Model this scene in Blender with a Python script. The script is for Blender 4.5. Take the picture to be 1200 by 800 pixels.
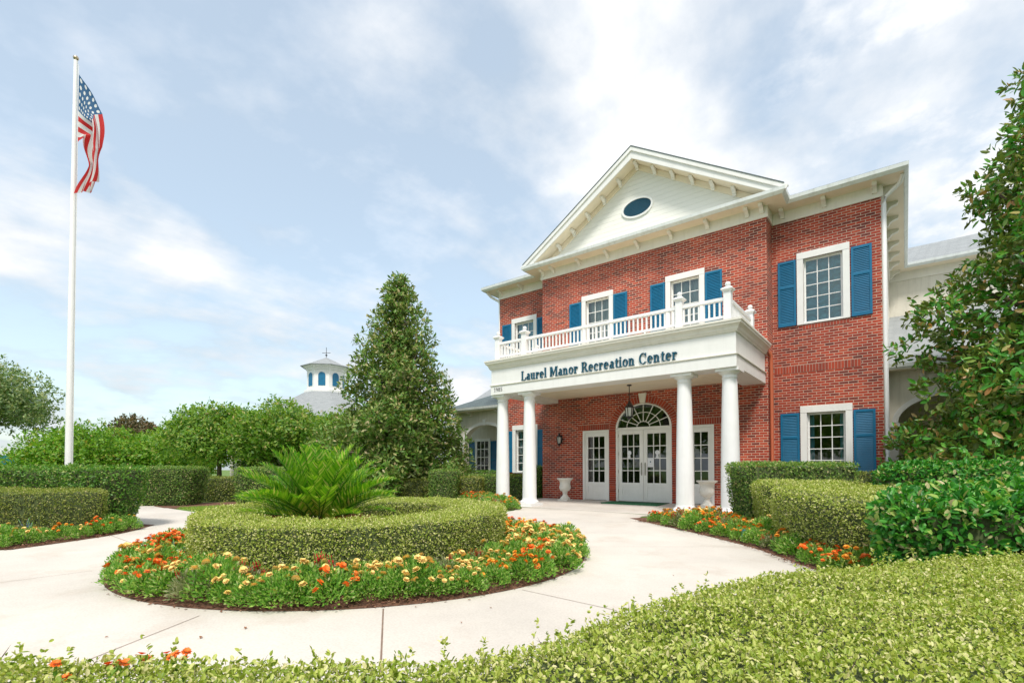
import bpy, bmesh, math, random
import numpy as np
from mathutils import Vector, Matrix
from mathutils.geometry import tessellate_polygon

for o in list(bpy.data.objects):
    bpy.data.objects.remove(o)
S = bpy.context.scene
COL = S.collection
R = math.radians
random.seed(5)
rng = np.random.default_rng(11)

# ------------------------------------------------------------------ camera
YAW = R(38.25)
cam_d = bpy.data.cameras.new('camera')
cam = bpy.data.objects.new('camera', cam_d)
COL.objects.link(cam)
cam.location = (0, 0, 1.1)
cam.rotation_euler = (R(90 + 1.15), 0, YAW)
cam_d.sensor_width = 36
cam_d.lens = 585 / 1200 * 36
cam_d.shift_y = 137 / 1200
cam_d.clip_start = 0.05
cam_d.clip_end = 3000
S.camera = cam

# ------------------------------------------------------------------ sky and sun
SUN_EL, SUN_AZ = 57.0, 36.0          # azimuth: degrees from -y (front of the house) towards +x
sd = Vector((math.sin(R(SUN_AZ)) * math.cos(R(SUN_EL)), -math.cos(R(SUN_AZ)) * math.cos(R(SUN_EL)), math.sin(R(SUN_EL))))
W = bpy.data.worlds.new('World')
S.world = W
W.use_nodes = True
wt = W.node_tree
wn, wl = wt.nodes, wt.links
for n in list(wn):
    wn.remove(n)


def wnode(t, **k):
    n = wn.new(t)
    for a, b in k.items():
        setattr(n, a, b)
    return n


def wmath(op, a, b=None, clamp=False):
    n = wn.new('ShaderNodeMath')
    n.operation = op
    n.use_clamp = clamp
    for i, v in enumerate((a, b)):
        if v is None:
            continue
        if isinstance(v, (int, float)):
            n.inputs[i].default_value = v
        else:
            wl.new(v, n.inputs[i])
    return n.outputs[0]


out = wnode('ShaderNodeOutputWorld')
bg = wnode('ShaderNodeBackground')
bg.inputs['Strength'].default_value = 0.15
sky = wnode('ShaderNodeTexSky', sky_type='NISHITA', sun_disc=False)
sky.sun_elevation = R(SUN_EL)
sky.sun_rotation = math.atan2(sd.x, sd.y)
sky.dust_density = 1.5
tc = wnode('ShaderNodeTexCoord')
sep = wnode('ShaderNodeSeparateXYZ')
wl.new(tc.outputs['Generated'], sep.inputs[0])
zc = wmath('ADD', wmath('MAXIMUM', sep.outputs[2], 0.0), 0.22)
px = wmath('DIVIDE', sep.outputs[0], zc)
py = wmath('DIVIDE', sep.outputs[1], zc)
comb = wnode('ShaderNodeCombineXYZ')
wl.new(px, comb.inputs[0])
wl.new(py, comb.inputs[1])
mp = wnode('ShaderNodeMapping')
mp.inputs['Rotation'].default_value = (0, 0, R(35))
mp.inputs['Scale'].default_value = (1.0, 0.55, 1)
mp.inputs['Location'].default_value = (1.7, 0.4, 0)
wl.new(comb.outputs[0], mp.inputs[0])
n1 = wnode('ShaderNodeTexNoise')
n1.inputs['Scale'].default_value = 1.15
n1.inputs['Detail'].default_value = 9
n1.inputs['Roughness'].default_value = 0.55
n1.inputs['Distortion'].default_value = 0.5
wl.new(mp.outputs[0], n1.inputs['Vector'])
n2 = wnode('ShaderNodeTexNoise')
n2.inputs['Scale'].default_value = 3.2
n2.inputs['Detail'].default_value = 8
n2.inputs['Roughness'].default_value = 0.55
wl.new(comb.outputs[0], n2.inputs['Vector'])
# more cloud towards the right of the view, thinner towards the left
rx, ry = math.cos(YAW), math.sin(YAW)
side = wmath('ADD', wmath('MULTIPLY', sep.outputs[0], rx), wmath('MULTIPLY', sep.outputs[1], ry))
cov = wmath('ADD', n1.outputs['Fac'], wmath('ADD', wmath('MULTIPLY', side, 0.13), 0.03))
cov = wmath('ADD', cov, wmath('MULTIPLY', wmath('SUBTRACT', n2.outputs['Fac'], 0.5), 0.5))
# crisper cumulus edges high on the right, low broken banks near the horizon
n3 = wnode('ShaderNodeTexNoise')
n3.inputs['Scale'].default_value = 1.9
n3.inputs['Detail'].default_value = 11
n3.inputs['Roughness'].default_value = 0.6
wl.new(comb.outputs[0], n3.inputs['Vector'])
cum = wmath('MULTIPLY', wmath('SUBTRACT', n3.outputs['Fac'], 0.5), 5.0, True)
cov = wmath('ADD', cov, wmath('MULTIPLY', cum, wmath('ADD', wmath('MULTIPLY', side, 0.26), 0.10)))
low = wmath('MULTIPLY', wmath('SUBTRACT', 0.42, sep.outputs[2]), 0.22, True)
cov = wmath('ADD', cov, low)
cov = wmath('SUBTRACT', cov, 0.045)
ramp = wnode('ShaderNodeValToRGB')
ramp.color_ramp.elements[0].position = 0.36
ramp.color_ramp.elements[0].color = (0.66, 0.66, 0.66, 1)
ramp.color_ramp.elements[1].position = 0.62
ramp.color_ramp.elements[1].color = (1, 1, 1, 1)
ramp.color_ramp.interpolation = 'EASE'
wl.new(cov, ramp.inputs[0])
cr2 = wnode('ShaderNodeValToRGB')       # cloud brightness: grey bases to white tops
cr2.color_ramp.elements[0].position = 0.38
cr2.color_ramp.elements[0].color = (1.68, 1.90, 2.12, 1)
cr2.color_ramp.elements[1].position = 0.60
cr2.color_ramp.elements[1].color = (3.1, 3.13, 3.18, 1)
wl.new(wmath('ADD', wmath('SUBTRACT', cov, wmath('MULTIPLY', low, 1.3)), wmath('MULTIPLY', wmath('SUBTRACT', n3.outputs['Fac'], 0.5), 0.25)), cr2.inputs[0])
tint = wnode('ShaderNodeMix', data_type='RGBA', blend_type='MULTIPLY')
tint.inputs[0].default_value = 1
tint.inputs[7].default_value = (1.15, 1.15, 1.0, 1)
wl.new(sky.outputs[0], tint.inputs[6])
mix = wnode('ShaderNodeMix', data_type='RGBA')
wl.new(ramp.outputs[0], mix.inputs[0])
wl.new(tint.outputs[2], mix.inputs[6])
wl.new(cr2.outputs[0], mix.inputs[7])
wl.new(mix.outputs[2], bg.inputs['Color'])
wl.new(bg.outputs[0], out.inputs[0])

sl = bpy.data.lights.new('sun', 'SUN')
sl.energy = 1.5
sl.angle = R(11)
sl.color = (1.0, 0.95, 0.87)
so = bpy.data.objects.new('sun', sl)
COL.objects.link(so)
so.location = (0, 0, 30)
so.rotation_euler = sd.to_track_quat('Z', 'Y').to_euler()

S.view_settings.view_transform = 'Standard'
S.view_settings.look = 'None'
S.view_settings.exposure = 1.24
S.view_settings.gamma = 1
S.view_settings.use_curve_mapping = False
S.render.engine = 'CYCLES'

G = -0.08            # ground level


def C(X, Z):
    """plan point: X metres to the right of the viewpoint, Z metres ahead -> world x, y"""
    return (-math.sin(YAW) * Z + math.cos(YAW) * X, math.cos(YAW) * Z + math.sin(YAW) * X)


# ------------------------------------------------------------------ materials
def new_mat(name):
    m = bpy.data.materials.new(name)
    m.use_nodes = True
    nt = m.node_tree
    b = nt.nodes['Principled BSDF']
    return m, nt, b


def N(nt, t, **k):
    n = nt.nodes.new(t)
    for a, b in k.items():
        setattr(n, a, b)
    return n


def rgba(c):
    return (c[0], c[1], c[2], 1)


def ramp_node(nt, stops, fac):
    r = N(nt, 'ShaderNodeValToRGB')
    els = r.color_ramp.elements
    while len(els) < len(stops):
        els.new(0.5)
    for e, (p, c) in zip(els, stops):
        e.position = p
        e.color = rgba(c)
    nt.links.new(fac, r.inputs[0])
    return r.outputs[0]


def plain(name, col, rough=0.6, var=0.08, scale=6, bump=0.0, metallic=0, spec=0.5, streak=0.0):
    m, nt, b = new_mat(name)
    t = N(nt, 'ShaderNodeTexCoord')
    n = N(nt, 'ShaderNodeTexNoise')
    n.inputs['Scale'].default_value = scale
    n.inputs['Detail'].default_value = 6
    nt.links.new(t.outputs['Object'], n.inputs['Vector'])
    lo = [max(0, c * (1 - var)) for c in col]
    hi = [min(1, c * (1 + var)) for c in col]
    colr = ramp_node(nt, [(0.3, lo), (0.7, hi)], n.outputs['Fac'])
    if streak:
        # weathering: grime in vertical runs and blotches
        mp_ = N(nt, 'ShaderNodeMapping')
        mp_.inputs['Scale'].default_value = (7, 7, 0.7)
        nt.links.new(t.outputs['Object'], mp_.inputs[0])
        n4 = N(nt, 'ShaderNodeTexNoise')
        n4.inputs['Scale'].default_value = 1.0
        n4.inputs['Detail'].default_value = 8
        n4.inputs['Roughness'].default_value = 0.65
        nt.links.new(mp_.outputs[0], n4.inputs['Vector'])
        ms_ = N(nt, 'ShaderNodeMix', data_type='RGBA')
        nt.links.new(ramp_node(nt, [(0.48, (0, 0, 0)), (0.78, (streak, streak, streak))], n4.outputs['Fac']), ms_.inputs[0])
        nt.links.new(colr, ms_.inputs[6])
        ms_.inputs[7].default_value = (col[0] * 0.5, col[1] * 0.48, col[2] * 0.42, 1)
        colr = ms_.outputs[2]
    nt.links.new(colr, b.inputs['Base Color'])
    b.inputs['Roughness'].default_value = rough
    b.inputs['Metallic'].default_value = metallic
    b.inputs['Specular IOR Level'].default_value = spec
    if bump:
        bp = N(nt, 'ShaderNodeBump')
        bp.inputs['Strength'].default_value = bump
        bp.inputs['Distance'].default_value = 0.01
        n2 = N(nt, 'ShaderNodeTexNoise')
        n2.inputs['Scale'].default_value = scale * 12
        n2.inputs['Detail'].default_value = 4
        nt.links.new(t.outputs['Object'], n2.inputs['Vector'])
        nt.links.new(n2.outputs['Fac'], bp.inputs['Height'])
        nt.links.new(bp.outputs[0], b.inputs['Normal'])
    return m


def brick_mat():
    m, nt, b = new_mat('brick')
    L = nt.links
    t = N(nt, 'ShaderNodeTexCoord')
    s = N(nt, 'ShaderNodeSeparateXYZ')
    L.new(t.outputs['Object'], s.inputs[0])
    a = N(nt, 'ShaderNodeMath', operation='ADD')
    L.new(s.outputs[0], a.inputs[0])
    L.new(s.outputs[1], a.inputs[1])
    c = N(nt, 'ShaderNodeCombineXYZ')
    L.new(a.outputs[0], c.inputs[0])
    L.new(s.outputs[2], c.inputs[1])
    bt = N(nt, 'ShaderNodeTexBrick')
    bt.offset = 0.5
    bt.inputs['Scale'].default_value = 1.0
    bt.inputs['Brick Width'].default_value = 0.213
    bt.inputs['Row Height'].default_value = 0.0737
    bt.inputs['Mortar Size'].default_value = 0.0075
    bt.inputs['Mortar Smooth'].default_value = 0.15
    bt.inputs['Bias'].default_value = -0.1
    row = N(nt, 'ShaderNodeMath', operation='DIVIDE')
    L.new(s.outputs[2], row.inputs[0])
    row.inputs[1].default_value = 0.0737
    rfl = N(nt, 'ShaderNodeMath', operation='FLOOR')
    L.new(row.outputs[0], rfl.inputs[0])
    odd = N(nt, 'ShaderNodeMath', operation='FLOORED_MODULO')
    L.new(rfl.outputs[0], odd.inputs[0])
    odd.inputs[1].default_value = 2.0
    sh = N(nt, 'ShaderNodeMath', operation='MULTIPLY_ADD')        # even courses are shifted half a brick
    L.new(odd.outputs[0], sh.inputs[0])
    sh.inputs[1].default_value = -0.5
    sh.inputs[2].default_value = 0.5
    cw = N(nt, 'ShaderNodeMath', operation='MULTIPLY_ADD')
    L.new(a.outputs[0], cw.inputs[0])
    cw.inputs[1].default_value = 1 / 0.213
    L.new(sh.outputs[0], cw.inputs[2])
    cfl = N(nt, 'ShaderNodeMath', operation='FLOOR')
    L.new(cw.outputs[0], cfl.inputs[0])
    idv = N(nt, 'ShaderNodeCombineXYZ')
    L.new(cfl.outputs[0], idv.inputs[0])
    L.new(rfl.outputs[0], idv.inputs[1])
    wno = N(nt, 'ShaderNodeTexWhiteNoise', noise_dimensions='2D')
    L.new(idv.outputs[0], wno.inputs['Vector'])
    bcol = ramp_node(nt, [(0.0, (0.15, 0.024, 0.018)), (0.2, (0.25, 0.032, 0.018)), (0.5, (0.36, 0.038, 0.015)), (0.8, (0.44, 0.050, 0.018)), (1.0, (0.47, 0.085, 0.04))], wno.outputs['Value'])
    L.new(bcol, bt.inputs['Color1'])
    L.new(bcol, bt.inputs['Color2'])
    bt.inputs['Mortar'].default_value = (0.58, 0.44, 0.35, 1)
    L.new(c.outputs[0], bt.inputs['Vector'])
    n = N(nt, 'ShaderNodeTexNoise')
    n.inputs['Scale'].default_value = 0.9
    n.inputs['Detail'].default_value = 5
    L.new(c.outputs[0], n.inputs['Vector'])
    mx = N(nt, 'ShaderNodeMix', data_type='RGBA', blend_type='MULTIPLY')
    mx.inputs[0].default_value = 1
    L.new(bt.outputs['Color'], mx.inputs[6])
    L.new(ramp_node(nt, [(0.3, (0.72, 0.72, 0.74)), (0.7, (1.15, 1.1, 1.06))], n.outputs['Fac']), mx.inputs[7])
    # pale efflorescence blotches
    n3 = N(nt, 'ShaderNodeTexNoise')
    n3.inputs['Scale'].default_value = 2.2
    n3.inputs['Detail'].default_value = 8
    n3.inputs['Roughness'].default_value = 0.7
    L.new(c.outputs[0], n3.inputs['Vector'])
    mx2 = N(nt, 'ShaderNodeMix', data_type='RGBA')
    L.new(ramp_node(nt, [(0.62, (0, 0, 0)), (0.80, (0.35, 0.35, 0.35))], n3.outputs['Fac']), mx2.inputs[0])
    L.new(mx.outputs[2], mx2.inputs[6])
    mx2.inputs[7].default_value = (0.45, 0.36, 0.31, 1)
    L.new(mx2.outputs[2], b.inputs['Base Color'])
    b.inputs['Roughness'].default_value = 0.8
    bp = N(nt, 'ShaderNodeBump')
    bp.inputs['Strength'].default_value = 0.6
    bp.inputs['Distance'].default_value = 0.008
    inv = N(nt, 'ShaderNodeMath', operation='SUBTRACT')
    inv.inputs[0].default_value = 1
    L.new(bt.outputs['Fac'], inv.inputs[1])
    L.new(inv.outputs[0], bp.inputs['Height'])
    L.new(bp.outputs[0], b.inputs['Normal'])
    return m


def single_brick_mat():
    m, nt, b = new_mat('loose_brick')
    g = N(nt, 'ShaderNodeNewGeometry')
    nt.links.new(ramp_node(nt, [(0.0, (0.24, 0.038, 0.022)), (1.0, (0.43, 0.060, 0.025))], g.outputs['Random Per Island']), b.inputs['Base Color'])
    b.inputs['Roughness'].default_value = 0.8
    return m


def shingle_mat(name, c1, c2, rot=0):
    """asphalt shingles laid in rows that follow height"""
    m, nt, b = new_mat(name)
    L = nt.links
    t = N(nt, 'ShaderNodeTexCoord')
    s = N(nt, 'ShaderNodeSeparateXYZ')
    L.new(t.outputs['Object'], s.inputs[0])
    c = N(nt, 'ShaderNodeCombineXYZ')
    a = N(nt, 'ShaderNodeMath', operation='ADD')
    L.new(s.outputs[0], a.inputs[0])
    L.new(s.outputs[1], a.inputs[1])
    L.new(a.outputs[0], c.inputs[0])
    L.new(s.outputs[2], c.inputs[1])
    bt = N(nt, 'ShaderNodeTexBrick')
    bt.inputs['Brick Width'].default_value = 0.3
    bt.inputs['Row Height'].default_value = 0.065
    bt.inputs['Mortar Size'].default_value = 0.006
    bt.inputs['Scale'].default_value = 1
    bt.inputs['Color1'].default_value = rgba(c1)
    bt.inputs['Color2'].default_value = rgba(c2)
    bt.inputs['Mortar'].default_value = rgba([x * 0.45 for x in c1])
    L.new(c.outputs[0], bt.inputs['Vector'])
    L.new(bt.outputs['Color'], b.inputs['Base Color'])
    b.inputs['Roughness'].default_value = 0.9
    return m


def siding_mat(name, col, row=0.15):
    """lap siding: a bumped horizontal step in height"""
    m, nt, b = new_mat(name)
    L = nt.links
    t = N(nt, 'ShaderNodeTexCoord')
    s = N(nt, 'ShaderNodeSeparateXYZ')
    L.new(t.outputs['Object'], s.inputs[0])
    d = N(nt, 'ShaderNodeMath', operation='DIVIDE')
    L.new(s.outputs[2], d.inputs[0])
    d.inputs[1].default_value = row
    f = N(nt, 'ShaderNodeMath', operation='FRACT')
    L.new(d.outputs[0], f.inputs[0])
    inv = N(nt, 'ShaderNodeMath', operation='SUBTRACT')
    inv.inputs[0].default_value = 1
    L.new(f.outputs[0], inv.inputs[1])
    bp = N(nt, 'ShaderNodeBump')
    bp.inputs['Strength'].default_value = 1
    bp.inputs['Distance'].default_value = 0.02
    L.new(inv.outputs[0], bp.inputs['Height'])
    L.new(bp.outputs[0], b.inputs['Normal'])
    b.inputs['Base Color'].default_value = rgba(col)
    b.inputs['Roughness'].default_value = 0.55
    return m


def leaf_mat(name, stops, rough=0.45, trans=0.25, back=None, spec=0.4):
    m, nt, b = new_mat(name)
    L = nt.links
    g = N(nt, 'ShaderNodeNewGeometry')
    col = ramp_node(nt, stops, g.outputs['Random Per Island'])
    if back:
        mb = N(nt, 'ShaderNodeMix', data_type='RGBA')
        L.new(g.outputs['Backfacing'], mb.inputs[0])
        L.new(col, mb.inputs[6])
        mb.inputs[7].default_value = rgba(back)
        col = mb.outputs[2]
    L.new(col, b.inputs['Base Color'])
    b.inputs['Roughness'].default_value = rough
    b.inputs['Specular IOR Level'].default_value = spec
    tr = N(nt, 'ShaderNodeBsdfTranslucent')
    hs = N(nt, 'ShaderNodeMix', data_type='RGBA', blend_type='MULTIPLY')
    hs.inputs[0].default_value = 1
    L.new(col, hs.inputs[6])
    hs.inputs[7].default_value = (1.3, 1.4, 0.6, 1)
    L.new(hs.outputs[2], tr.inputs['Color'])
    ms = N(nt, 'ShaderNodeMixShader')
    ms.inputs[0].default_value = trans
    L.new(b.outputs[0], ms.inputs[1])
    L.new(tr.outputs[0], ms.inputs[2])
    L.new(ms.outputs[0], nt.nodes['Material Output'].inputs[0])
    return m


def concrete_mat(name, col):
    m, nt, b = new_mat(name)
    L = nt.links
    t = N(nt, 'ShaderNodeTexCoord')
    n = N(nt, 'ShaderNodeTexNoise')
    n.inputs['Scale'].default_value = 0.45
    n.inputs['Detail'].default_value = 9
    n.inputs['Roughness'].default_value = 0.62
    L.new(t.outputs['Object'], n.inputs['Vector'])
    c1 = ramp_node(nt, [(0.3, [c * 0.82 for c in col]), (0.65, [c * 1.06 for c in col])], n.outputs['Fac'])
    n2 = N(nt, 'ShaderNodeTexNoise')
    n2.inputs['Scale'].default_value = 60
    n2.inputs['Detail'].default_value = 5
    L.new(t.outputs['Object'], n2.inputs['Vector'])
    mx = N(nt, 'ShaderNodeMix', data_type='RGBA', blend_type='MULTIPLY')
    mx.inputs[0].default_value = 1
    L.new(c1, mx.inputs[6])
    L.new(ramp_node(nt, [(0.35, (0.9, 0.89, 0.88)), (0.6, (1, 1, 1))], n2.outputs['Fac']), mx.inputs[7])
    # rusty and brown stains with a shape of their own
    n3 = N(nt, 'ShaderNodeTexNoise')
    n3.inputs['Scale'].default_value = 1.1
    n3.inputs['Detail'].default_value = 10
    n3.inputs['Roughness'].default_value = 0.7
    L.new(t.outputs['Object'], n3.inputs['Vector'])
    st = N(nt, 'ShaderNodeMix', data_type='RGBA')
    L.new(ramp_node(nt, [(0.52, (0, 0, 0)), (0.75, (0.5, 0.5, 0.5))], n3.outputs['Fac']), st.inputs[0])
    L.new(mx.outputs[2], st.inputs[6])
    st.inputs[7].default_value = (0.42, 0.33, 0.25, 1)
    L.new(st.outputs[2], b.inputs['Base Color'])
    b.inputs['Roughness'].default_value = 0.85
    bp = N(nt, 'ShaderNodeBump')
    bp.inputs['Strength'].default_value = 0.25
    bp.inputs['Distance'].default_value = 0.004
    L.new(n2.outputs['Fac'], bp.inputs['Height'])
    L.new(bp.outputs[0], b.inputs['Normal'])
    return m


def glass_mat():
    m, nt, b = new_mat('window_glass')
    L = nt.links
    nt.nodes.remove(b)
    tr = N(nt, 'ShaderNodeBsdfTransparent')
    tr.inputs[0].default_value = (0.72, 0.80, 0.80, 1)
    gl = N(nt, 'ShaderNodeBsdfGlossy')
    gl.inputs['Roughness'].default_value = 0.02
    gl.inputs['Color'].default_value = (0.9, 0.95, 0.97, 1)
    fr = N(nt, 'ShaderNodeFresnel')
    fr.inputs['IOR'].default_value = 1.55
    mu = N(nt, 'ShaderNodeMath', operation='MULTIPLY_ADD')
    mu.inputs[1].default_value = 1.8
    mu.inputs[2].default_value = 0.02
    L.new(fr.outputs[0], mu.inputs[0])
    ms = N(nt, 'ShaderNodeMixShader')
    L.new(mu.outputs[0], ms.inputs[0])
    L.new(tr.outputs[0], ms.inputs[1])
    L.new(gl.outputs[0], ms.inputs[2])
    L.new(ms.outputs[0], nt.nodes['Material Output'].inputs[0])
    return m


M = {}
M['brick'] = brick_mat()
M['brick1'] = single_brick_mat()
M['mortar'] = plain('mortar', (0.46, 0.37, 0.30), 0.9)
M['white'] = plain('white_paint', (0.82, 0.815, 0.795), 0.45, 0.03, 3, streak=0.14)
M['cream'] = plain('cream_paint', (0.78, 0.75, 0.68), 0.5, 0.04, 2, streak=0.2)
M['vinyl'] = plain('white_vinyl', (0.84, 0.84, 0.84), 0.35, 0.02, 4, streak=0.16)
M['stucco'] = plain('stucco', (0.72, 0.68, 0.59), 0.85, 0.05, 3, 0.3, streak=0.4)
M['soffit'] = plain('soffit_paint', (0.82, 0.72, 0.56), 0.6, 0.04, 2)
M['gutter'] = plain('gutter_aluminium', (0.72, 0.75, 0.74), 0.4, 0.03, 2, streak=0.5)
M['shutter'] = plain('blue_shutter_paint', (0.001, 0.14, 0.28), 0.45, 0.08, 5, streak=0.15)
M['oval'] = plain('blue_vent_paint', (0.006, 0.07, 0.12), 0.5, 0.05)
M['letter'] = plain('teal_letter', (0.003, 0.075, 0.125), 0.4, 0.05)
M['number'] = plain('grey_number', (0.22, 0.22, 0.22), 0.5, 0.05)
M['spout'] = plain('rust_red_downspout', (0.52, 0.13, 0.06), 0.45, 0.05)
M['siding'] = siding_mat('gable_siding', (0.80, 0.79, 0.73), 0.16)
M['siding2'] = siding_mat('wall_siding', (0.74, 0.71, 0.64), 0.16)
M['shingle'] = shingle_mat('grey_shingle', (0.34, 0.36, 0.37), (0.28, 0.30, 0.31))
M['shingle_d'] = shingle_mat('dark_shingle', (0.13, 0.17, 0.175), (0.10, 0.13, 0.14))
M['glass'] = glass_mat()
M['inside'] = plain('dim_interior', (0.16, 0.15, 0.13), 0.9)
M['curtain'] = plain('teal_curtain', (0.22, 0.58, 0.68), 0.8, 0.1)
M['curtain_d'] = plain('grey_green_curtain', (0.62, 0.68, 0.64), 0.8, 0.1)
M['black'] = plain('black_iron', (0.02, 0.02, 0.022), 0.45, 0.1)
M['milk'] = plain('frosted_glass', (0.6, 0.62, 0.6), 0.3, 0.03)
M['steel'] = plain('brushed_handle', (0.45, 0.43, 0.4), 0.35, 0.05, metallic=0.8)
M['mat'] = plain('green_mat', (0.015, 0.12, 0.05), 0.95, 0.2, 30, 0.6)
M['paper'] = plain('paper', (0.75, 0.77, 0.8), 0.7, 0.02)
M['urn'] = plain('cast_stone', (0.74, 0.72, 0.66), 0.75, 0.06, 8, 0.3)
M['concrete'] = concrete_mat('path_concrete', (0.64, 0.59, 0.53))
M['porch'] = concrete_mat('porch_concrete', (0.62, 0.57, 0.52))
M['joint'] = plain('joint_filler', (0.22, 0.15, 0.11), 0.95, 0.3, 10)
M['mulch'] = plain('bark_mulch', (0.16, 0.075, 0.045), 0.95, 0.6, 25, 1.0)
M['grass_g'] = plain('turf', (0.11, 0.19, 0.03), 0.95, 0.35, 3, 0.6)
M['bark'] = plain('tree_bark', (0.16, 0.12, 0.09), 0.9, 0.3, 10, 0.8)
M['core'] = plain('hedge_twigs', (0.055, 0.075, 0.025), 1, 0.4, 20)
M['pole'] = plain('white_pole', (0.86, 0.86, 0.86), 0.3, 0.02)
M['gold'] = plain('tan_ball', (0.5, 0.42, 0.30), 0.3, 0.05, metallic=0.9)
M['teal'] = plain('teal_fence', (0.01, 0.16, 0.17), 0.7, 0.1)
M['brown_leaf'] = plain('dry_leaf', (0.25, 0.11, 0.05), 0.8, 0.3, 10)

YG = [(0, (0.17, 0.26, 0.02)), (0.4, (0.36, 0.44, 0.065)), (0.75, (0.55, 0.58, 0.17)), (1, (0.72, 0.65, 0.38))]
M['box'] = leaf_mat('boxwood_leaf', YG, 0.4, 0.3)
M['box2'] = leaf_mat('privet_leaf', [(0, (0.12, 0.18, 0.02)), (0.5, (0.25, 0.31, 0.05)), (0.85, (0.40, 0.42, 0.11)), (1, (0.55, 0.46, 0.24))], 0.45, 0.35)
M['holly'] = leaf_mat('holly_leaf', [(0, (0.05, 0.15, 0.018)), (0.5, (0.11, 0.28, 0.035)), (0.85, (0.24, 0.40, 0.07)), (1, (0.46, 0.44, 0.18))], 0.4, 0.35)
M['holly2'] = leaf_mat('tall_hedge_leaf', [(0, (0.07, 0.16, 0.024)), (0.5, (0.155, 0.30, 0.05)), (0.85, (0.31, 0.41, 0.10)), (1, (0.52, 0.45, 0.23))], 0.42, 0.35)
M['pitto'] = leaf_mat('glossy_leaf', [(0, (0.02, 0.14, 0.016)), (0.5, (0.055, 0.27, 0.03)), (0.8, (0.13, 0.39, 0.045)), (0.92, (0.34, 0.45, 0.10)), (1, (0.60, 0.48, 0.30))], 0.4, 0.28, spec=0.35)
M['magnolia'] = leaf_mat('magnolia_leaf', [(0, (0.035, 0.17, 0.018)), (0.45, (0.085, 0.32, 0.03)), (0.72, (0.17, 0.36, 0.05)), (0.88, (0.36, 0.33, 0.09)), (1, (0.46, 0.22, 0.08))], 0.36, 0.28, back=(0.15, 0.20, 0.05), spec=0.4)
M['magnolia2'] = leaf_mat('magnolia_leaf_far', [(0, (0.06, 0.16, 0.022)), (0.5, (0.14, 0.28, 0.045)), (0.75, (0.29, 0.38, 0.10)), (1, (0.52, 0.40, 0.22))], 0.42, 0.35, back=(0.17, 0.22, 0.07), spec=0.35)
M['myrtle'] = leaf_mat('crape_myrtle_leaf', [(0, (0.07, 0.20, 0.012)), (0.5, (0.15, 0.33, 0.02)), (0.9, (0.27, 0.42, 0.04)), (1, (0.45, 0.32, 0.10))], 0.45, 0.35)
M['myrtle2'] = leaf_mat('background_leaf', [(0, (0.07, 0.18, 0.02)), (0.5, (0.16, 0.31, 0.035)), (0.88, (0.31, 0.42, 0.07)), (1, (0.50, 0.38, 0.16))], 0.45, 0.4)
M['oak'] = leaf_mat('oak_leaf', [(0, (0.10, 0.19, 0.07)), (0.5, (0.20, 0.30, 0.11)), (1, (0.38, 0.40, 0.19))], 0.5, 0.3)
M['redleaf'] = leaf_mat('purplish_leaf', [(0, (0.05, 0.05, 0.02)), (0.5, (0.11, 0.11, 0.04)), (1, (0.22, 0.13, 0.07))], 0.5, 0.3)
M['marigold'] = leaf_mat('marigold_leaf', [(0, (0.07, 0.22, 0.025)), (0.5, (0.20, 0.43, 0.06)), (0.85, (0.42, 0.58, 0.14)), (1, (0.62, 0.62, 0.34))], 0.5, 0.38)
M['salvia'] = leaf_mat('silvery_leaf', [(0, (0.12, 0.16, 0.06)), (0.5, (0.24, 0.28, 0.12)), (1, (0.48, 0.45, 0.30))], 0.6, 0.3)
M['grass'] = leaf_mat('grass_blade', [(0, (0.16, 0.30, 0.03)), (0.6, (0.30, 0.45, 0.07)), (1, (0.45, 0.48, 0.14))], 0.5, 0.35)
M['frond'] = leaf_mat('sago_frond', [(0, (0.05, 0.20, 0.008)), (0.45, (0.15, 0.39, 0.015)), (0.8, (0.36, 0.55, 0.05)), (1, (0.62, 0.54, 0.24))], 0.4, 0.35, spec=0.4)
M['frond_old'] = leaf_mat('dry_frond', [(0, (0.40, 0.15, 0.05)), (1, (0.55, 0.28, 0.12))], 0.6, 0.2)
M['f_yellow'] = plain('yellow_petal', (0.90, 0.62, 0.20), 0.6, 0.2, 60)
M['f_orange'] = plain('orange_petal', (0.86, 0.17, 0.01), 0.6, 0.2, 60)
M['f_amber'] = plain('amber_petal', (0.88, 0.34, 0.02), 0.6, 0.2, 60)
M['f_red'] = plain('red_petal', (0.55, 0.04, 0.03), 0.6, 0.3, 60)
M['f_blue'] = plain('blue_petal', (0.14, 0.16, 0.5), 0.6, 0.2, 60)


_nt = M['frond'].node_tree
_oi = N(_nt, 'ShaderNodeObjectInfo')
_hs = N(_nt, 'ShaderNodeMix', data_type='RGBA', blend_type='MULTIPLY')
_hs.inputs[0].default_value = 1
_pb = _nt.nodes['Principled BSDF']
_src = _pb.inputs['Base Color'].links[0].from_socket
_nt.links.new(ramp_node(_nt, [(0, (0.6, 0.68, 0.6)), (0.6, (1.0, 1.0, 0.9)), (1, (1.6, 1.25, 1.4))], _oi.outputs['Random']), _hs.inputs[7])
_nt.links.new(_src, _hs.inputs[6])
_nt.links.new(_hs.outputs[2], _pb.inputs['Base Color'])

# ------------------------------------------------------------------ object helpers
def tag(o, label=None, cat=None, group=None, kind=None):
    if label:
        o['label'] = label
    if cat:
        o['category'] = cat
    if group:
        o['group'] = group
    if kind:
        o['kind'] = kind
    return o


def link(name, me, mats, parent=None):
    o = bpy.data.objects.new(name, me)
    COL.objects.link(o)
    if mats:
        for m in (mats if isinstance(mats, (list, tuple)) else [mats]):
            me.materials.append(m)
    if parent:
        o.parent = parent
        me_root = parent
        # children keep world coordinates: parents that are not at the origin get an inverse
        o.matrix_parent_inverse = parent_world(parent).inverted()
    return o


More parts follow.
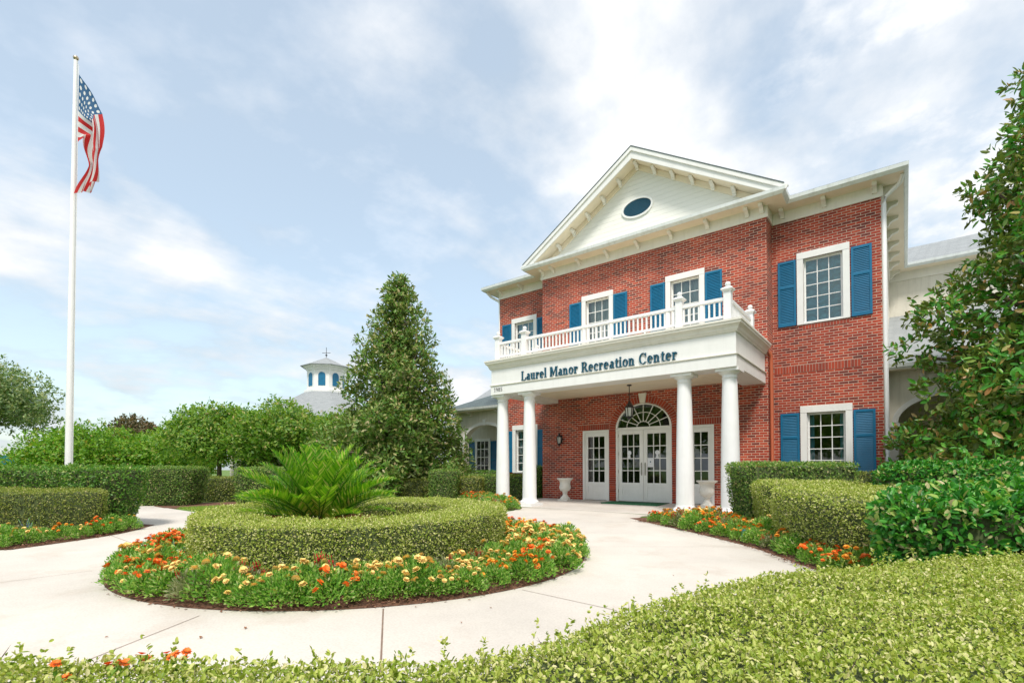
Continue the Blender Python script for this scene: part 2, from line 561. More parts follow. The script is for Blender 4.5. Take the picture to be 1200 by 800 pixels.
def parent_world(p):
    m = Matrix.LocRotScale(p.location, p.rotation_euler, p.scale)
    if p.parent:
        m = parent_world(p.parent) @ p.matrix_parent_inverse @ m
    return m


def empty(name, loc=(0, 0, 0), rz=0):
    o = bpy.data.objects.new(name, None)
    COL.objects.link(o)
    o.location = loc
    o.rotation_euler = (0, 0, rz)
    o.empty_display_size = 0.2
    return o


def np_mesh(name, V, faces_flat, counts, matidx=None, smooth=False):
    me = bpy.data.meshes.new(name)
    V = np.asarray(V, dtype=np.float32)
    faces_flat = np.asarray(faces_flat, dtype=np.int32)
    counts = np.asarray(counts, dtype=np.int32)
    me.vertices.add(len(V))
    me.vertices.foreach_set('co', V.ravel())
    me.loops.add(len(faces_flat))
    me.loops.foreach_set('vertex_index', faces_flat)
    me.polygons.add(len(counts))
    starts = np.concatenate([[0], np.cumsum(counts)[:-1]]).astype(np.int32)
    me.polygons.foreach_set('loop_start', starts)
    me.polygons.foreach_set('loop_total', counts)
    if matidx is not None:
        me.polygons.foreach_set('material_index', np.asarray(matidx, dtype=np.int32))
    if smooth:
        me.polygons.foreach_set('use_smooth', np.ones(len(counts), dtype=bool))
    me.update(calc_edges=True)
    return me


class MB:
    """collects simple solids and links them as one mesh object"""

    def __init__(self):
        self.v, self.f, self.mi, self.cur = [], [], [], 0

    def mat(self, i):
        self.cur = i
        return self

    def add(self, vs, fs):
        n = len(self.v)
        self.v += [tuple(p) for p in vs]
        for f in fs:
            self.f.append(tuple(i + n for i in f))
            self.mi.append(self.cur)
        return self

    def box(self, x0, x1, y0, y1, z0, z1):
        vs = [(x, y, z) for x in (x0, x1) for y in (y0, y1) for z in (z0, z1)]
        fs = [(0, 1, 3, 2), (4, 6, 7, 5), (0, 4, 5, 1), (2, 3, 7, 6), (0, 2, 6, 4), (1, 5, 7, 3)]
        return self.add(vs, fs)

    def prism_y(self, pts, y0, y1):
        """polygon in x,z pulled along y"""
        n = len(pts)
        vs = [(p[0], y0, p[1]) for p in pts] + [(p[0], y1, p[1]) for p in pts]
        fs = [tuple(range(n)), tuple(range(2 * n - 1, n - 1, -1))]
        fs += [(i, i + n, (i + 1) % n + n, (i + 1) % n) for i in range(n)]
        return self.add(vs, fs)

    def prism_x(self, pts, x0, x1):
        """polygon in y,z pulled along x"""
        n = len(pts)
        vs = [(x0, p[0], p[1]) for p in pts] + [(x1, p[0], p[1]) for p in pts]
        fs = [tuple(range(n)), tuple(range(2 * n - 1, n - 1, -1))]
        fs += [(i, i + n, (i + 1) % n + n, (i + 1) % n) for i in range(n)]
        return self.add(vs, fs)

    def prism_z(self, pts, z0, z1):
        n = len(pts)
        vs = [(p[0], p[1], z0) for p in pts] + [(p[0], p[1], z1) for p in pts]
        fs = [tuple(range(n - 1, -1, -1)), tuple(range(n, 2 * n))]
        fs += [(i, (i + 1) % n, (i + 1) % n + n, i + n) for i in range(n)]
        return self.add(vs, fs)

    def lathe(self, cx, cy, prof, seg=20, square=False):
        """prof: list of (radius, z)"""
        vs, fs = [], []
        for r, z in prof:
            for k in range(seg):
                a = 2 * math.pi * (k + 0.5) / seg
                vs.append((cx + r * math.cos(a), cy + r * math.sin(a), z))
        for j in range(len(prof) - 1):
            for k in range(seg):
                a, b = j * seg + k, j * seg + (k + 1) % seg
                fs.append((a, b, b + seg, a + seg))
        fs.append(tuple(range(seg - 1, -1, -1)))
        fs.append(tuple(range((len(prof) - 1) * seg, len(prof) * seg)))
        return self.add(vs, fs)

    def tube(self, pts, r, seg=8):
        pts = [Vector(p) for p in pts]
        rs = r if isinstance(r, (list, tuple)) else [r] * len(pts)
        vs, fs = [], []
        for i, p in enumerate(pts):
            d = (pts[min(i + 1, len(pts) - 1)] - pts[max(i - 1, 0)]).normalized()
            u = d.cross(Vector((0, 0, 1)))
            if u.length < 0.05:
                u = d.cross(Vector((1, 0, 0)))
            u.normalize()
            w = d.cross(u)
            for k in range(seg):
                a = 2 * math.pi * k / seg
                vs.append(p + (u * math.cos(a) + w * math.sin(a)) * rs[i])
        for j in range(len(pts) - 1):
            for k in range(seg):
                a, b = j * seg + k, j * seg + (k + 1) % seg
                fs.append((a, b, b + seg, a + seg))
        fs.append(tuple(range(seg - 1, -1, -1)))
        fs.append(tuple(range((len(pts) - 1) * seg, len(pts) * seg)))
        return self.add(vs, fs)

    def sheet(self, loops, f3):
        """polygon (outer loop + holes, 2D points) filled; f3 maps (a,b) -> 3D"""
        polys = [[Vector((p[0], p[1], 0)) for p in l] for l in loops]
        tris = tessellate_polygon(polys)
        flat = [p for l in polys for p in l]
        return self.add([f3(p.x, p.y) for p in flat], tris)

    def build(self, name, mats, parent=None, smooth=False, bevel=0, fix=True):
        me = bpy.data.meshes.new(name)
        me.from_pydata(self.v, [], self.f)
        for p, i in zip(me.polygons, self.mi):
            p.material_index = i
        if fix:
            bm = bmesh.new()
            bm.from_mesh(me)
            bmesh.ops.recalc_face_normals(bm, faces=bm.faces)
            bm.to_mesh(me)
            bm.free()
        if smooth:
            for p in me.polygons:
                p.use_smooth = True
        o = link(name, me, mats, parent)
        if bevel:
            b = o.modifiers.new('bevel', 'BEVEL')
            b.width = bevel
            b.segments = 2
            b.limit_method = 'ANGLE'
            b.angle_limit = R(40)
        if smooth:
            try:
                me.set_sharp_from_angle(angle=R(38))
            except Exception:
                pass
        return o


def sweep(path, prof, closed_prof=True):
    """mitred sweep of profile (offset outward = right of travel, z) along a plan path; returns MB"""
    n = len(path)
    P = [Vector(p) for p in path]
    offs = []
    for i in range(n):
        d0 = (P[i] - P[i - 1]).normalized() if i > 0 else (P[1] - P[0]).normalized()
        d1 = (P[i + 1] - P[i]).normalized() if i < n - 1 else d0
        n0 = Vector((d0.y, -d0.x))
        n1_ = Vector((d1.y, -d1.x))
        m = (n0 + n1_)
        m = m / max(0.2, m.dot(n0))
        offs.append(m)
    mb = MB()
    k = len(prof)
    vs = []
    for i in range(n):
        for (o, z) in prof:
            q = P[i] + offs[i] * o
            vs.append((q.x, q.y, z))
    fs = []
    for i in range(n - 1):
        for j in range(k if closed_prof else k - 1):
            a, b = i * k + j, i * k + (j + 1) % k
            fs.append((a, b, b + k, a + k))
    if closed_prof:
        fs.append(tuple(range(k)))
        fs.append(tuple(range((n - 1) * k, n * k)))
    mb.add(vs, fs)
    return mb


# ------------------------------------------------------------------ leaves
def unit(a):
    return a / np.maximum(np.linalg.norm(a, axis=1, keepdims=True), 1e-9)


def leaf_arrays(P, D, Nn, ln, wd, fold=0.25, hexa=True):
    """one folded leaf per point: base P, long axis D, face normal ~Nn"""
    n = len(P)
    D = unit(D)
    Wv = unit(np.cross(Nn, D))
    Nv = unit(np.cross(D, Wv))
    ln = np.broadcast_to(np.asarray(ln, float).reshape(-1, 1), (n, 1))
    wd = np.broadcast_to(np.asarray(wd, float).reshape(-1, 1), (n, 1))
    if hexa:
        rows = [(0, 0, 0), (0.32, 0.48, fold), (0.72, 0.40, fold * 0.8), (1.0, 0, -0.12), (0.72, -0.40, fold * 0.8), (0.32, -0.48, fold)]
        V = np.stack([P + D * ln * a + Wv * wd * b + Nv * wd * c for a, b, c in rows], 1).reshape(-1, 3)
        base = (np.arange(n) * 6)[:, None]
        F = np.concatenate([base + np.array([[0, 3, 2, 1]]), base + np.array([[0, 5, 4, 3]])], 1).reshape(-1)
        cnt = np.full(2 * n, 4)
    else:
        rows = [(0, 0, 0), (0.5, 0.5, fold), (1.0, 0, 0), (0.5, -0.5, fold)]
        V = np.stack([P + D * ln * a + Wv * wd * b + Nv * wd * c for a, b, c in rows], 1).reshape(-1, 3)
        base = (np.arange(n) * 4)[:, None]
        F = np.concatenate([base + np.array([[0, 2, 1]]), base + np.array([[0, 3, 2]])], 1).reshape(-1)
        cnt = np.full(2 * n, 3)
    return V, F, cnt


def rand_dirs(n):
    return unit(rng.normal(size=(n, 3)))


class Cloud:
    """accumulates numpy geometry with material slots"""

    def __init__(self):
        self.V, self.F, self.C, self.MI, self.n = [], [], [], [], 0

    def add(self, V, F, Cn, mi=0):
        self.V.append(V)
        self.F.append(np.asarray(F) + self.n)
        self.C.append(np.asarray(Cn))
        self.MI.append(np.full(len(Cn), mi))
        self.n += len(V)

    def mesh(self, name):
        return np_mesh(name, np.concatenate(self.V), np.concatenate(self.F), np.concatenate(self.C), np.concatenate(self.MI))


def lownoise(P, s, amp, seed):
    r = np.random.default_rng(seed)
    o = np.zeros(len(P))
    for k in range(4):
        w = r.normal(size=3) * s * (1 + k * 0.6)
        o += np.sin(P @ w + r.uniform(0, 6.28)) / (1 + k * 0.5)
    return o * amp / 2


def loop_rrect(cx, cy, a, b, rot, r=0.2, step=0.05):
    """rounded rectangle outline, half sizes a, b"""
    r = min(r, a * 0.98, b * 0.98)
    pts = []
    for (sx, sy, a0) in ((1, 1, 0), (-1, 1, 90), (-1, -1, 180), (1, -1, 270)):
        for k in range(9):
            t = R(a0 + 90 * k / 8)
            pts.append((sx * (a - r) + r * math.cos(t), sy * (b - r) + r * math.sin(t)))
    c, s = math.cos(rot), math.sin(rot)
    return [(cx + c * x - s * y, cy + s * x + c * y) for x, y in pts]


def resample(loop, step):
    L = np.array(loop, float)
    nx = np.roll(L, -1, 0)
    seg = np.linalg.norm(nx - L, axis=1)
    cum = np.concatenate([[0], np.cumsum(seg)])
    t = np.linspace(0, cum[-1], max(8, int(cum[-1] / step)), endpoint=False)
    i = np.clip(np.searchsorted(cum, t, side='right') - 1, 0, len(L) - 1)
    f = ((t - cum[i]) / np.maximum(seg[i], 1e-9))[:, None]
    return L[i] * (1 - f) + nx[i] * f


def inside_loops(Q, loops):
    c = np.zeros(len(Q), bool)
    for L in loops:
        x0, y0 = L[:, 0], L[:, 1]
        x1, y1 = np.roll(x0, -1), np.roll(y0, -1)
        for k in range(len(L)):
            cond = (y0[k] > Q[:, 1]) != (y1[k] > Q[:, 1])
            with np.errstate(divide='ignore', invalid='ignore'):
                xx = (x1[k] - x0[k]) * (Q[:, 1] - y0[k]) / (y1[k] - y0[k]) + x0[k]
            c ^= cond & (Q[:, 0] < xx)
    return c


def hedge(name, loops, H, mat, label, group=None, dens=1500, leaf=0.035, wid=0.5, r=0.12, seed=1, side_only_front=True,
          hexa=False, rough=0.02, taper=0.06, shell=0.05, hfun=None, flat=0.55, shoots=0, cat='hedge', z0=None):
    """clipped hedge from plan outlines (first outer, then holes); leaves over a twiggy core"""
    z0 = G if z0 is None else z0
    lps = [resample(l, 0.06) for l in loops]
    allp = np.concatenate(lps)
    lo, hi = allp.min(0), allp.max(0)

    def top_h(Q):
        return (hfun(Q) if hfun else np.full(len(Q), H))
    Ps, Ns = [], []
    # top
    A = np.prod(hi - lo)
    n = int(A * dens)
    Q = rng.uniform(lo, hi, size=(n, 2))
    Q = Q[inside_loops(Q, lps)]
    dmin = np.full(len(Q), 1e9)
    near = np.zeros(len(Q), int)
    for a in range(0, len(Q), 4000):
        dd = np.linalg.norm(Q[a:a + 4000, None, :] - allp[None], axis=2)
        near[a:a + 4000] = dd.argmin(1)
        dmin[a:a + 4000] = dd.min(1)
    outw = unit(np.concatenate([allp[near] - Q, np.zeros((len(Q), 1))], 1))
    t = np.clip(dmin / r, 0, 1)
    z = top_h(Q) - r + r * np.sqrt(np.clip(1 - (1 - t) ** 2, 0, 1))
    nr = outw * ((1 - t) ** 1.5)[:, None] + np.array([0, 0, 1.0]) * (0.15 + t)[:, None]
    Ps.append(np.column_stack([Q, z0 + z]))
    Ns.append(unit(nr))
    # sides
    for li, L in enumerate(lps):
        nx = np.roll(L, -1, 0)
        seg = nx - L
        sl_ = np.linalg.norm(seg, axis=1)
        nrm = np.column_stack([seg[:, 1], -seg[:, 0]]) / np.maximum(sl_, 1e-9)[:, None]
        area = 0.5 * np.sum(L[:, 0] * nx[:, 1] - nx[:, 0] * L[:, 1])
        if (area < 0) != (li > 0):
            nrm = -nrm
        m = int(sl_.sum() * H * dens)
        i = rng.integers(0, len(L), m)
        f = rng.uniform(0, 1, (m, 1))
        q = L[i] + seg[i] * f
        hh = top_h(q) - r * 0.25
        zz = rng.uniform(0, 1, m) * hh
        inset = taper * (1 - zz / np.maximum(hh, 0.01)) ** 1.5
        hi_ = np.clip((zz - (top_h(q) - r)) / r, 0, 1)
        inset = inset + r * (1 - np.sqrt(1 - hi_ ** 2))
        q = q - nrm[i] * inset[:, None]
        Ps.append(np.column_stack([q, z0 + zz]))
        Ns.append(np.column_stack([nrm[i], np.zeros(m)]))
    P = np.concatenate(Ps)
    Nn = np.concatenate(Ns)
    # uneven growth: thin spots open on to the twigs
    gp_ = lownoise(P, 0.55 / leaf, 1.0, seed + 50) + 0.5 * lownoise(P, 0.16 / leaf, 1.0, seed + 80)
    keep = rng.uniform(0, 1, len(P)) > np.clip((gp_ - (0.58 if leaf < 0.06 else 0.75)) * 1.5, 0, 0.85)
    P, Nn = P[keep], Nn[keep]
    P = P + Nn * (lownoise(P, 3.0, rough, seed) + rng.uniform(-shell, 0.012, len(P)) + np.where(rng.uniform(0, 1, len(P)) < 0.03, rng.uniform(0, leaf, len(P)), 0))[:, None]
    n = len(P)
    D = unit(rand_dirs(n) + Nn * 0.45 + np.array([0, 0, 0.25]))
    nn = unit(Nn * flat + rand_dirs(n) * (1 - flat) + np.array([0, 0, 0.35]))
    ln = leaf * rng.uniform(0.45, 1.35, n)
    cl = Cloud()
    cl.add(*leaf_arrays(P, D, nn, ln, ln * wid, 0.2, hexa), 0)
    if shoots:
        # unclipped shoots standing above the top
        k = shoots
        edge = np.where(dmin < 0.16)[0]
        idx = np.concatenate([rng.integers(0, len(Q), k // 2), rng.choice(edge, k // 2)])
        for j in idx:
            h = rng.uniform(0.03, 0.10)
            m = int(5 + h * 90)
            tt = rng.uniform(0, 1, m)
            base = np.array([Q[j, 0], Q[j, 1], z0 + z[j]])
            lean = np.array([rng.normal() * 0.25, rng.normal() * 0.25, 1])
            pp = base + lean * (tt * h)[:, None]
            dd = unit(rand_dirs(m) * np.array([1, 1, 0.4]) + np.array([0, 0, 0.5]))
            cl.add(*leaf_arrays(pp, dd, unit(rand_dirs(m) + np.array([0, 0, 0.8])), leaf * rng.uniform(0.7, 1.2, m), leaf * wid, 0.2, hexa), 0)
    # bare twigs among the leaves
    k = int(len(P) * 0.012)
    if k:
        j = rng.integers(0, len(P), k)
        tw = P[j] - Nn[j] * shell * 0.8
        cl.add(*leaf_arrays(tw, unit(Nn[j] + rand_dirs(k) * 0.8 + np.array([0, 0, 0.3])), rand_dirs(k), rng.uniform(1.2, 3.4, k) * leaf + shell * 0.5, max(0.0035, leaf * 0.10), 0.3, False), 2)
    # core
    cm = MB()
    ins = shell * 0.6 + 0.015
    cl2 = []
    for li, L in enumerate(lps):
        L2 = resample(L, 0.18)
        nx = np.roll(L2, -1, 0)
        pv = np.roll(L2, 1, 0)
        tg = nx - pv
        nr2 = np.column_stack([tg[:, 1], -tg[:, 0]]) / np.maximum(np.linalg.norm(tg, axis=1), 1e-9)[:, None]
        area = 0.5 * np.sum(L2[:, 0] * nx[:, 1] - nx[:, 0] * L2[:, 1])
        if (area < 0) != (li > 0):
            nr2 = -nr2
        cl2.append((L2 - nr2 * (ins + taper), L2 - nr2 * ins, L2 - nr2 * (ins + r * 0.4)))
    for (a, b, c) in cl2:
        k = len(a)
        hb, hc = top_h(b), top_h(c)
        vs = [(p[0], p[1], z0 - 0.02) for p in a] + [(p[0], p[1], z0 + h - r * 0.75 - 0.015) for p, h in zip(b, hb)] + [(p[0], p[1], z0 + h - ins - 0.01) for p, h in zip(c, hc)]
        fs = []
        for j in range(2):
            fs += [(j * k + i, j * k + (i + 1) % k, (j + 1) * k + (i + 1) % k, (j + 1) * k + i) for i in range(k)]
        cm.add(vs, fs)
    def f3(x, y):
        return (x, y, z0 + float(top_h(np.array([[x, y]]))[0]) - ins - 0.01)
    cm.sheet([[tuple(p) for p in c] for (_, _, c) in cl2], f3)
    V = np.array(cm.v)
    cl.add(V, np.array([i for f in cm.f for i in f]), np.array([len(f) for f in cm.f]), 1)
    o = link(name, cl.mesh(name), [M[mat], M['core'], M['bark']])
    tag(o, label, cat, group)
    return o


# ================================================================== SETTING
FAC = 0.0                      # the house front runs along world x
gm = MB()
gm.sheet([[(-420, -260), (420, -260), (420, 620), (-420, 620)]], lambda a, b: (a, b, G - 0.012))
tag(gm.build('ground', M['grass_g'], fix=False), kind='structure')

# --- concrete path
CX, CZ = -1.97, 7.1             # centre of the round bed
path_pts = [C(x, z) for x, z in [(-14, 6.0), (-7.3, 7.1), (-7.2, 7.9), (-7.1, 8.9), (-7.5, 9.6), (-9.3, 11.4), (-12.4, 15.6), (-15.2, 19.5),
                                 (-21, 25), (-19.6, 26.2), (-13.2, 18.4), (-11.4, 15.9), (-9.6, 14.35), (-8.0, 13.1), (-5.9, 12.45), (-3.5, 12.35), (-1.6, 12.6),
                                 (-0.4, 13.3), (0.2, 14.3)]]
path_pts += [(-9.75, 12.25), (-4.9, 12.25)]
path_pts += [C(x, z) for x, z in [(3.05, 12.3), (3.0, 11.0), (3.3, 9.7), (3.55, 8.3), (3.68, 7.2), (3.6, 6.2), (3.55, 5.0), (3.7, 3.2), (4.5, 0.6), (4.5, -3), (-14, -3)]]
bed_loop = [C(CX + 2.95 * math.cos(R(a)), CZ + 2.93 * math.sin(R(a))) for a in range(0, 360, 5)]


def smooth_loop(pts, it=2):
    for _ in range(it):
        o = []
        for i, p in enumerate(pts):
            q = pts[(i + 1) % len(pts)]
            o += [(p[0] * 0.75 + q[0] * 0.25, p[1] * 0.75 + q[1] * 0.25), (p[0] * 0.25 + q[0] * 0.75, p[1] * 0.25 + q[1] * 0.75)]
        pts = o
    return pts


pm = MB()
pm.sheet([smooth_loop(path_pts, 1), bed_loop], lambda a, b: (a, b, G))
tag(pm.build('path', M['concrete'], fix=False), kind='structure')


def strip(mb, a, b, w, z):
    a, b = Vector(a), Vector(b)
    d = (b - a).normalized()
    n = Vector((-d.y, d.x)) * w / 2
    mb.add([(a.x - n.x, a.y - n.y, z), (b.x - n.x, b.y - n.y, z), (b.x + n.x, b.y + n.y, z), (a.x + n.x, a.y + n.y, z)], [(0, 1, 2, 3)])


def gp(px_, py_):
    """plan point seen at a photograph pixel, on the ground"""
    Z = 585 * (1.1 - G) / (py_ - 548.7)
    return ((px_ - 600) / 585 * Z, Z)


jm = MB()
for (p, q, w) in [((450, 712), (447, 790), 0.012), ((236, 720), (60, 790), 0.006), ((612, 690), (722, 714), 0.006), ((688, 640), (900, 640), 0.006),
                  ((0, 682), (110, 668), 0.006), ((168, 640), (90, 612), 0.006), ((700, 612), (770, 610), 0.006)]:
    strip(jm, C(*gp(*p)), C(*gp(*q)), w, G + 0.003)
tag(jm.build('path_joints', M['joint'], fix=False), kind='structure')

# --- porch floor, a gentle ramp from the path to the doors
fm = MB()
fx0, fx1 = -10.7, -3.05
fm.add([(fx0, 12.3, G + 0.004), (fx1, 12.3, G + 0.004), (fx1, 15.45, 0.0), (fx0, 15.45, 0.0), (fx0, 12.3, G - 0.1), (fx1, 12.3, G - 0.1), (fx1, 15.45, G - 0.1), (fx0, 15.45, G - 0.1)],
       [(0, 1, 2, 3), (0, 4, 5, 1), (1, 5, 6, 2), (3, 7, 4, 0)])
tag(fm.build('porch_floor', M['porch']), kind='structure')

# --- mulch beds
def bed(name, pts, z=G + 0.004):
    b = MB()
    b.sheet([smooth_loop(pts, 1)], lambda a, c: (a, c, z))
    return tag(b.build(name, M['mulch'], fix=False), kind='structure')


bm_ = MB()
bl = [C(CX + 2.97 * math.cos(R(a)), CZ + 2.95 * math.sin(R(a))) for a in range(0, 360, 3)]
nb = len(bl)
bi = [C(CX + 2.6 * math.cos(R(a)), CZ + 2.6 * math.sin(R(a))) for a in range(0, 360, 3)]
bm_.add([(p[0], p[1], G + 0.004) for p in bl] + [(p[0], p[1], G + 0.05) for p in bi], [(i, (i + 1) % nb, nb + (i + 1) % nb, nb + i) for i in range(nb)])
bm_.sheet([bi], lambda a, b: (a, b, G + 0.05))
tag(bm_.build('round_mulch_bed', M['mulch'], fix=False), kind='structure')
bed('side_mulch_bed', [C(x, z) for x, z in [(2.75, 12.2), (2.95, 11.0), (3.25, 9.7), (3.5, 8.3), (3.62, 7.2), (3.55, 6.2), (3.5, 5.0), (3.6, 3.3), (12, 3.3), (12, 11.5), (9.2, 12.6), (5.2, 11.8)]])
bed('left_mulch_bed', [C(x, z) for x, z in [(-13, 6.25), (-7.3, 7.2), (-7.15, 7.95), (-7.05, 8.9), (-7.2, 9.65), (-7.6, 10.8), (-13, 11.5)]])
bed('column_mulch_bed', [C(x, z) for x, z in [(0.2, 14.2), (0.35, 15.3), (-0.2, 16.9), (0.9, 17.4), (1.2, 19.2), (-5, 23.5), (-6, 20.5), (-1.6, 17.6), (-1.1, 14.8)]])
bed('hedge_foot_mulch', [C(x, z) for x, z in [(-11.6, 16.0), (-10.0, 14.6), (-9.4, 15.2), (-7.5, 17.2), (-7.8, 18.6), (-11.6, 17)]], G + 0.003)

# ================================================================== THE HOUSE
BX0, BX1, BY = -10.75, -3.02, 15.5      # projecting bay
WX0, WX1, WY = -13.42, -0.42, 16.2      # wings
ZT = 8.25                               # top of brick
house = empty('recreation_center', (-6.9, 15.5, 0))
tag(house, 'two storey red brick recreation center with white gable, blue shutters and columned portico', 'building')
H_ = house


def rect(x0, x1, z0, z1):
    return [(x0, z0), (x1, z0), (x1, z1), (x0, z1)]


DCX, DHW, DSPR, DRISE = -6.75, 0.96, 2.44, 0.80


def arch_loop(cx, hw, z0, zs, rise, seg=24):
    return [(cx - hw, z0), (cx + hw, z0)] + [(cx + hw * math.cos(math.pi * k / seg), zs + rise * math.sin(math.pi * k / seg)) for k in range(seg + 1)]


wins = {   # outer trim rect, plane y
    'w1': (-9.03, -7.80, 4.72, 7.23, BY), 'w2': (-5.96, -4.74, 4.72, 7.22, BY),
    'uwR': (-2.38, -1.12, 5.18, 7.24, WY), 'lwR': (-2.33, -1.10, 0.92, 2.86, WY),
    'uwL': (-12.77, -11.50, 5.18, 7.27, WY), 'lwL': (-12.73, -11.47, 0.92, 2.86, WY)}
TR = 0.16
TH = 0.19


def hole(k):
    x0, x1, z0, z1, y = wins[k]
    return rect(x0 + TR, x1 - TR, z0 + 0.05, z1 - TH)


wm = MB()


def wall_front(x0, x1, z0, z1, y, holes, depth=0.16):
    wm.sheet([rect(x0, x1, z0, z1)] + [h[::-1] for h in holes], lambda a, b: (a, y, b))
    for h in holes:
        n = len(h)
        vs = [(p[0], y, p[1]) for p in h] + [(p[0], y + depth, p[1]) for p in h]
        wm.add(vs, [(i, (i + 1) % n, (i + 1) % n + n, i + n) for i in range(n)])


door_hole = arch_loop(DCX, DHW, 0.0, DSPR, DRISE)
slL = rect(-9.0, -7.98, 0.0, 2.43)
slR = rect(-5.52, -4.50, 0.0, 2.43)
wall_front(BX0, BX1, -0.001, ZT, BY, [door_hole, slL, slR, hole('w1'), hole('w2')])
wall_front(BX1, WX1, G, ZT, WY, [hole('uwR'), hole('lwR')])
wall_front(WX0, BX0, G, ZT, WY, [hole('uwL'), hole('lwL')])
for x in (BX0, BX1):
    wm.add([(x, BY, G), (x, WY, G), (x, WY, ZT), (x, BY, ZT)], [(0, 1, 2, 3)])
wm.build('wall', M['brick'], H_, fix=False)
# side and rear walls in siding, ceiling slab and floor so the rooms are closed and dim
sm = MB()
for x in (WX0, WX1):
    sm.add([(x, WY, G), (x, 24, G), (x, 24, ZT + 0.3), (x, WY, ZT + 0.3)], [(0, 1, 2, 3)])
sm.add([(WX0, 24.0, G), (WX1, 24.0, G), (WX1, 24.0, ZT + 0.3), (WX0, 24.0, ZT + 0.3)], [(0, 1, 2, 3)])
sm.build('siding_wall', M['siding2'], H_, fix=False)
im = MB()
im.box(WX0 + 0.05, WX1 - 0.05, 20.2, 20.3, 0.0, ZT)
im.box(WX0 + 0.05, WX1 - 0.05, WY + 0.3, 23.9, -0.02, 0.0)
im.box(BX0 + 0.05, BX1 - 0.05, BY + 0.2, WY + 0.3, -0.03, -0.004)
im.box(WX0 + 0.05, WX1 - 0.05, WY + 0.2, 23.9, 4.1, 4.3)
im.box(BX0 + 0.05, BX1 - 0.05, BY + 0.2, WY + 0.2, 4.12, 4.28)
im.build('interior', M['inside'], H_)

# soldier courses and brick arch: single bricks on a mortar bed
def soldier(x0, x1, z0, z1, y):
    sc = MB()
    sc.mat(1).box(x0, x1, y - 0.004, y - 0.0005, z0, z1)
    n = int(round((x1 - x0) / 0.0737))
    w = (x1 - x0) / n
    for i in range(n):
        sc.mat(0).box(x0 + i * w + 0.005, x0 + (i + 1) * w - 0.005, y - 0.008, y - 0.003, z0 + 0.006, z1 - 0.006)
    sc.build('soldier_course', [M['brick1'], M['mortar']], H_)


soldier(BX1 + 0.04, -0.90, 3.83, 4.04, WY)
soldier(-12.95, BX0 - 0.04, 3.83, 4.04, WY)
soldier(-9.2, -7.98, 2.435, 2.64, BY)
soldier(-5.5, -4.28, 2.435, 2.64, BY)
for k in ('uwR', 'uwL'):
    soldier(wins[k][0] + 0.13, wins[k][1] - 0.02, wins[k][2] - 0.14, wins[k][2] - 0.02, WY)
sc = MB()
SEG = 34
ri, ro = (DHW + 0.03, DRISE + 0.03), (DHW + 0.25, DRISE + 0.25)


def el(rr, a):
    return (DCX + rr[0] * math.cos(a), DSPR + rr[1] * math.sin(a))


for k in range(SEG):
    a0, a1 = math.pi * k / SEG, math.pi * (k + 1) / SEG
    sc.mat(1).prism_y([el(ri, a0), el(ro, a0), el(ro, a1), el(ri, a1)], BY - 0.005, BY - 0.0005)
    da = 0.006
    ri2, ro2 = (ri[0] + 0.006, ri[1] + 0.006), (ro[0] - 0.006, ro[1] - 0.006)
    sc.mat(0).prism_y([el(ri2, a0 + da), el(ro2, a0 + da), el(ro2, a1 - da), el(ri2, a1 - da)], BY - 0.009, BY - 0.003)
sc.build('brick_arch', [M['brick1'], M['mortar']], H_)
# jamb bricks beside the doors
for (xa, xb) in ((DCX - DHW - 0.25, DCX - DHW - 0.03), (DCX + DHW + 0.03, DCX + DHW + 0.25)):
    n = 33
    sc = MB()
    for i in range(n):
        z0 = 0.012 + i * 0.0737
        sc.mat(0).box(xa + 0.004, xb - 0.004, BY - 0.006, BY - 0.001, z0, z0 + 0.0635)
    sc.build('brick_jamb', M['brick1'], H_)
ks = MB()
ks.prism_y([(DCX - 0.085, DSPR + DRISE + 0.01), (DCX + 0.085, DSPR + DRISE + 0.01), (DCX + 0.14, DSPR + DRISE + 0.33), (DCX - 0.14, DSPR + DRISE + 0.33)], BY - 0.05, BY + 0.01)
ks.build('keystone', M['cream'], H_, bevel=0.006)


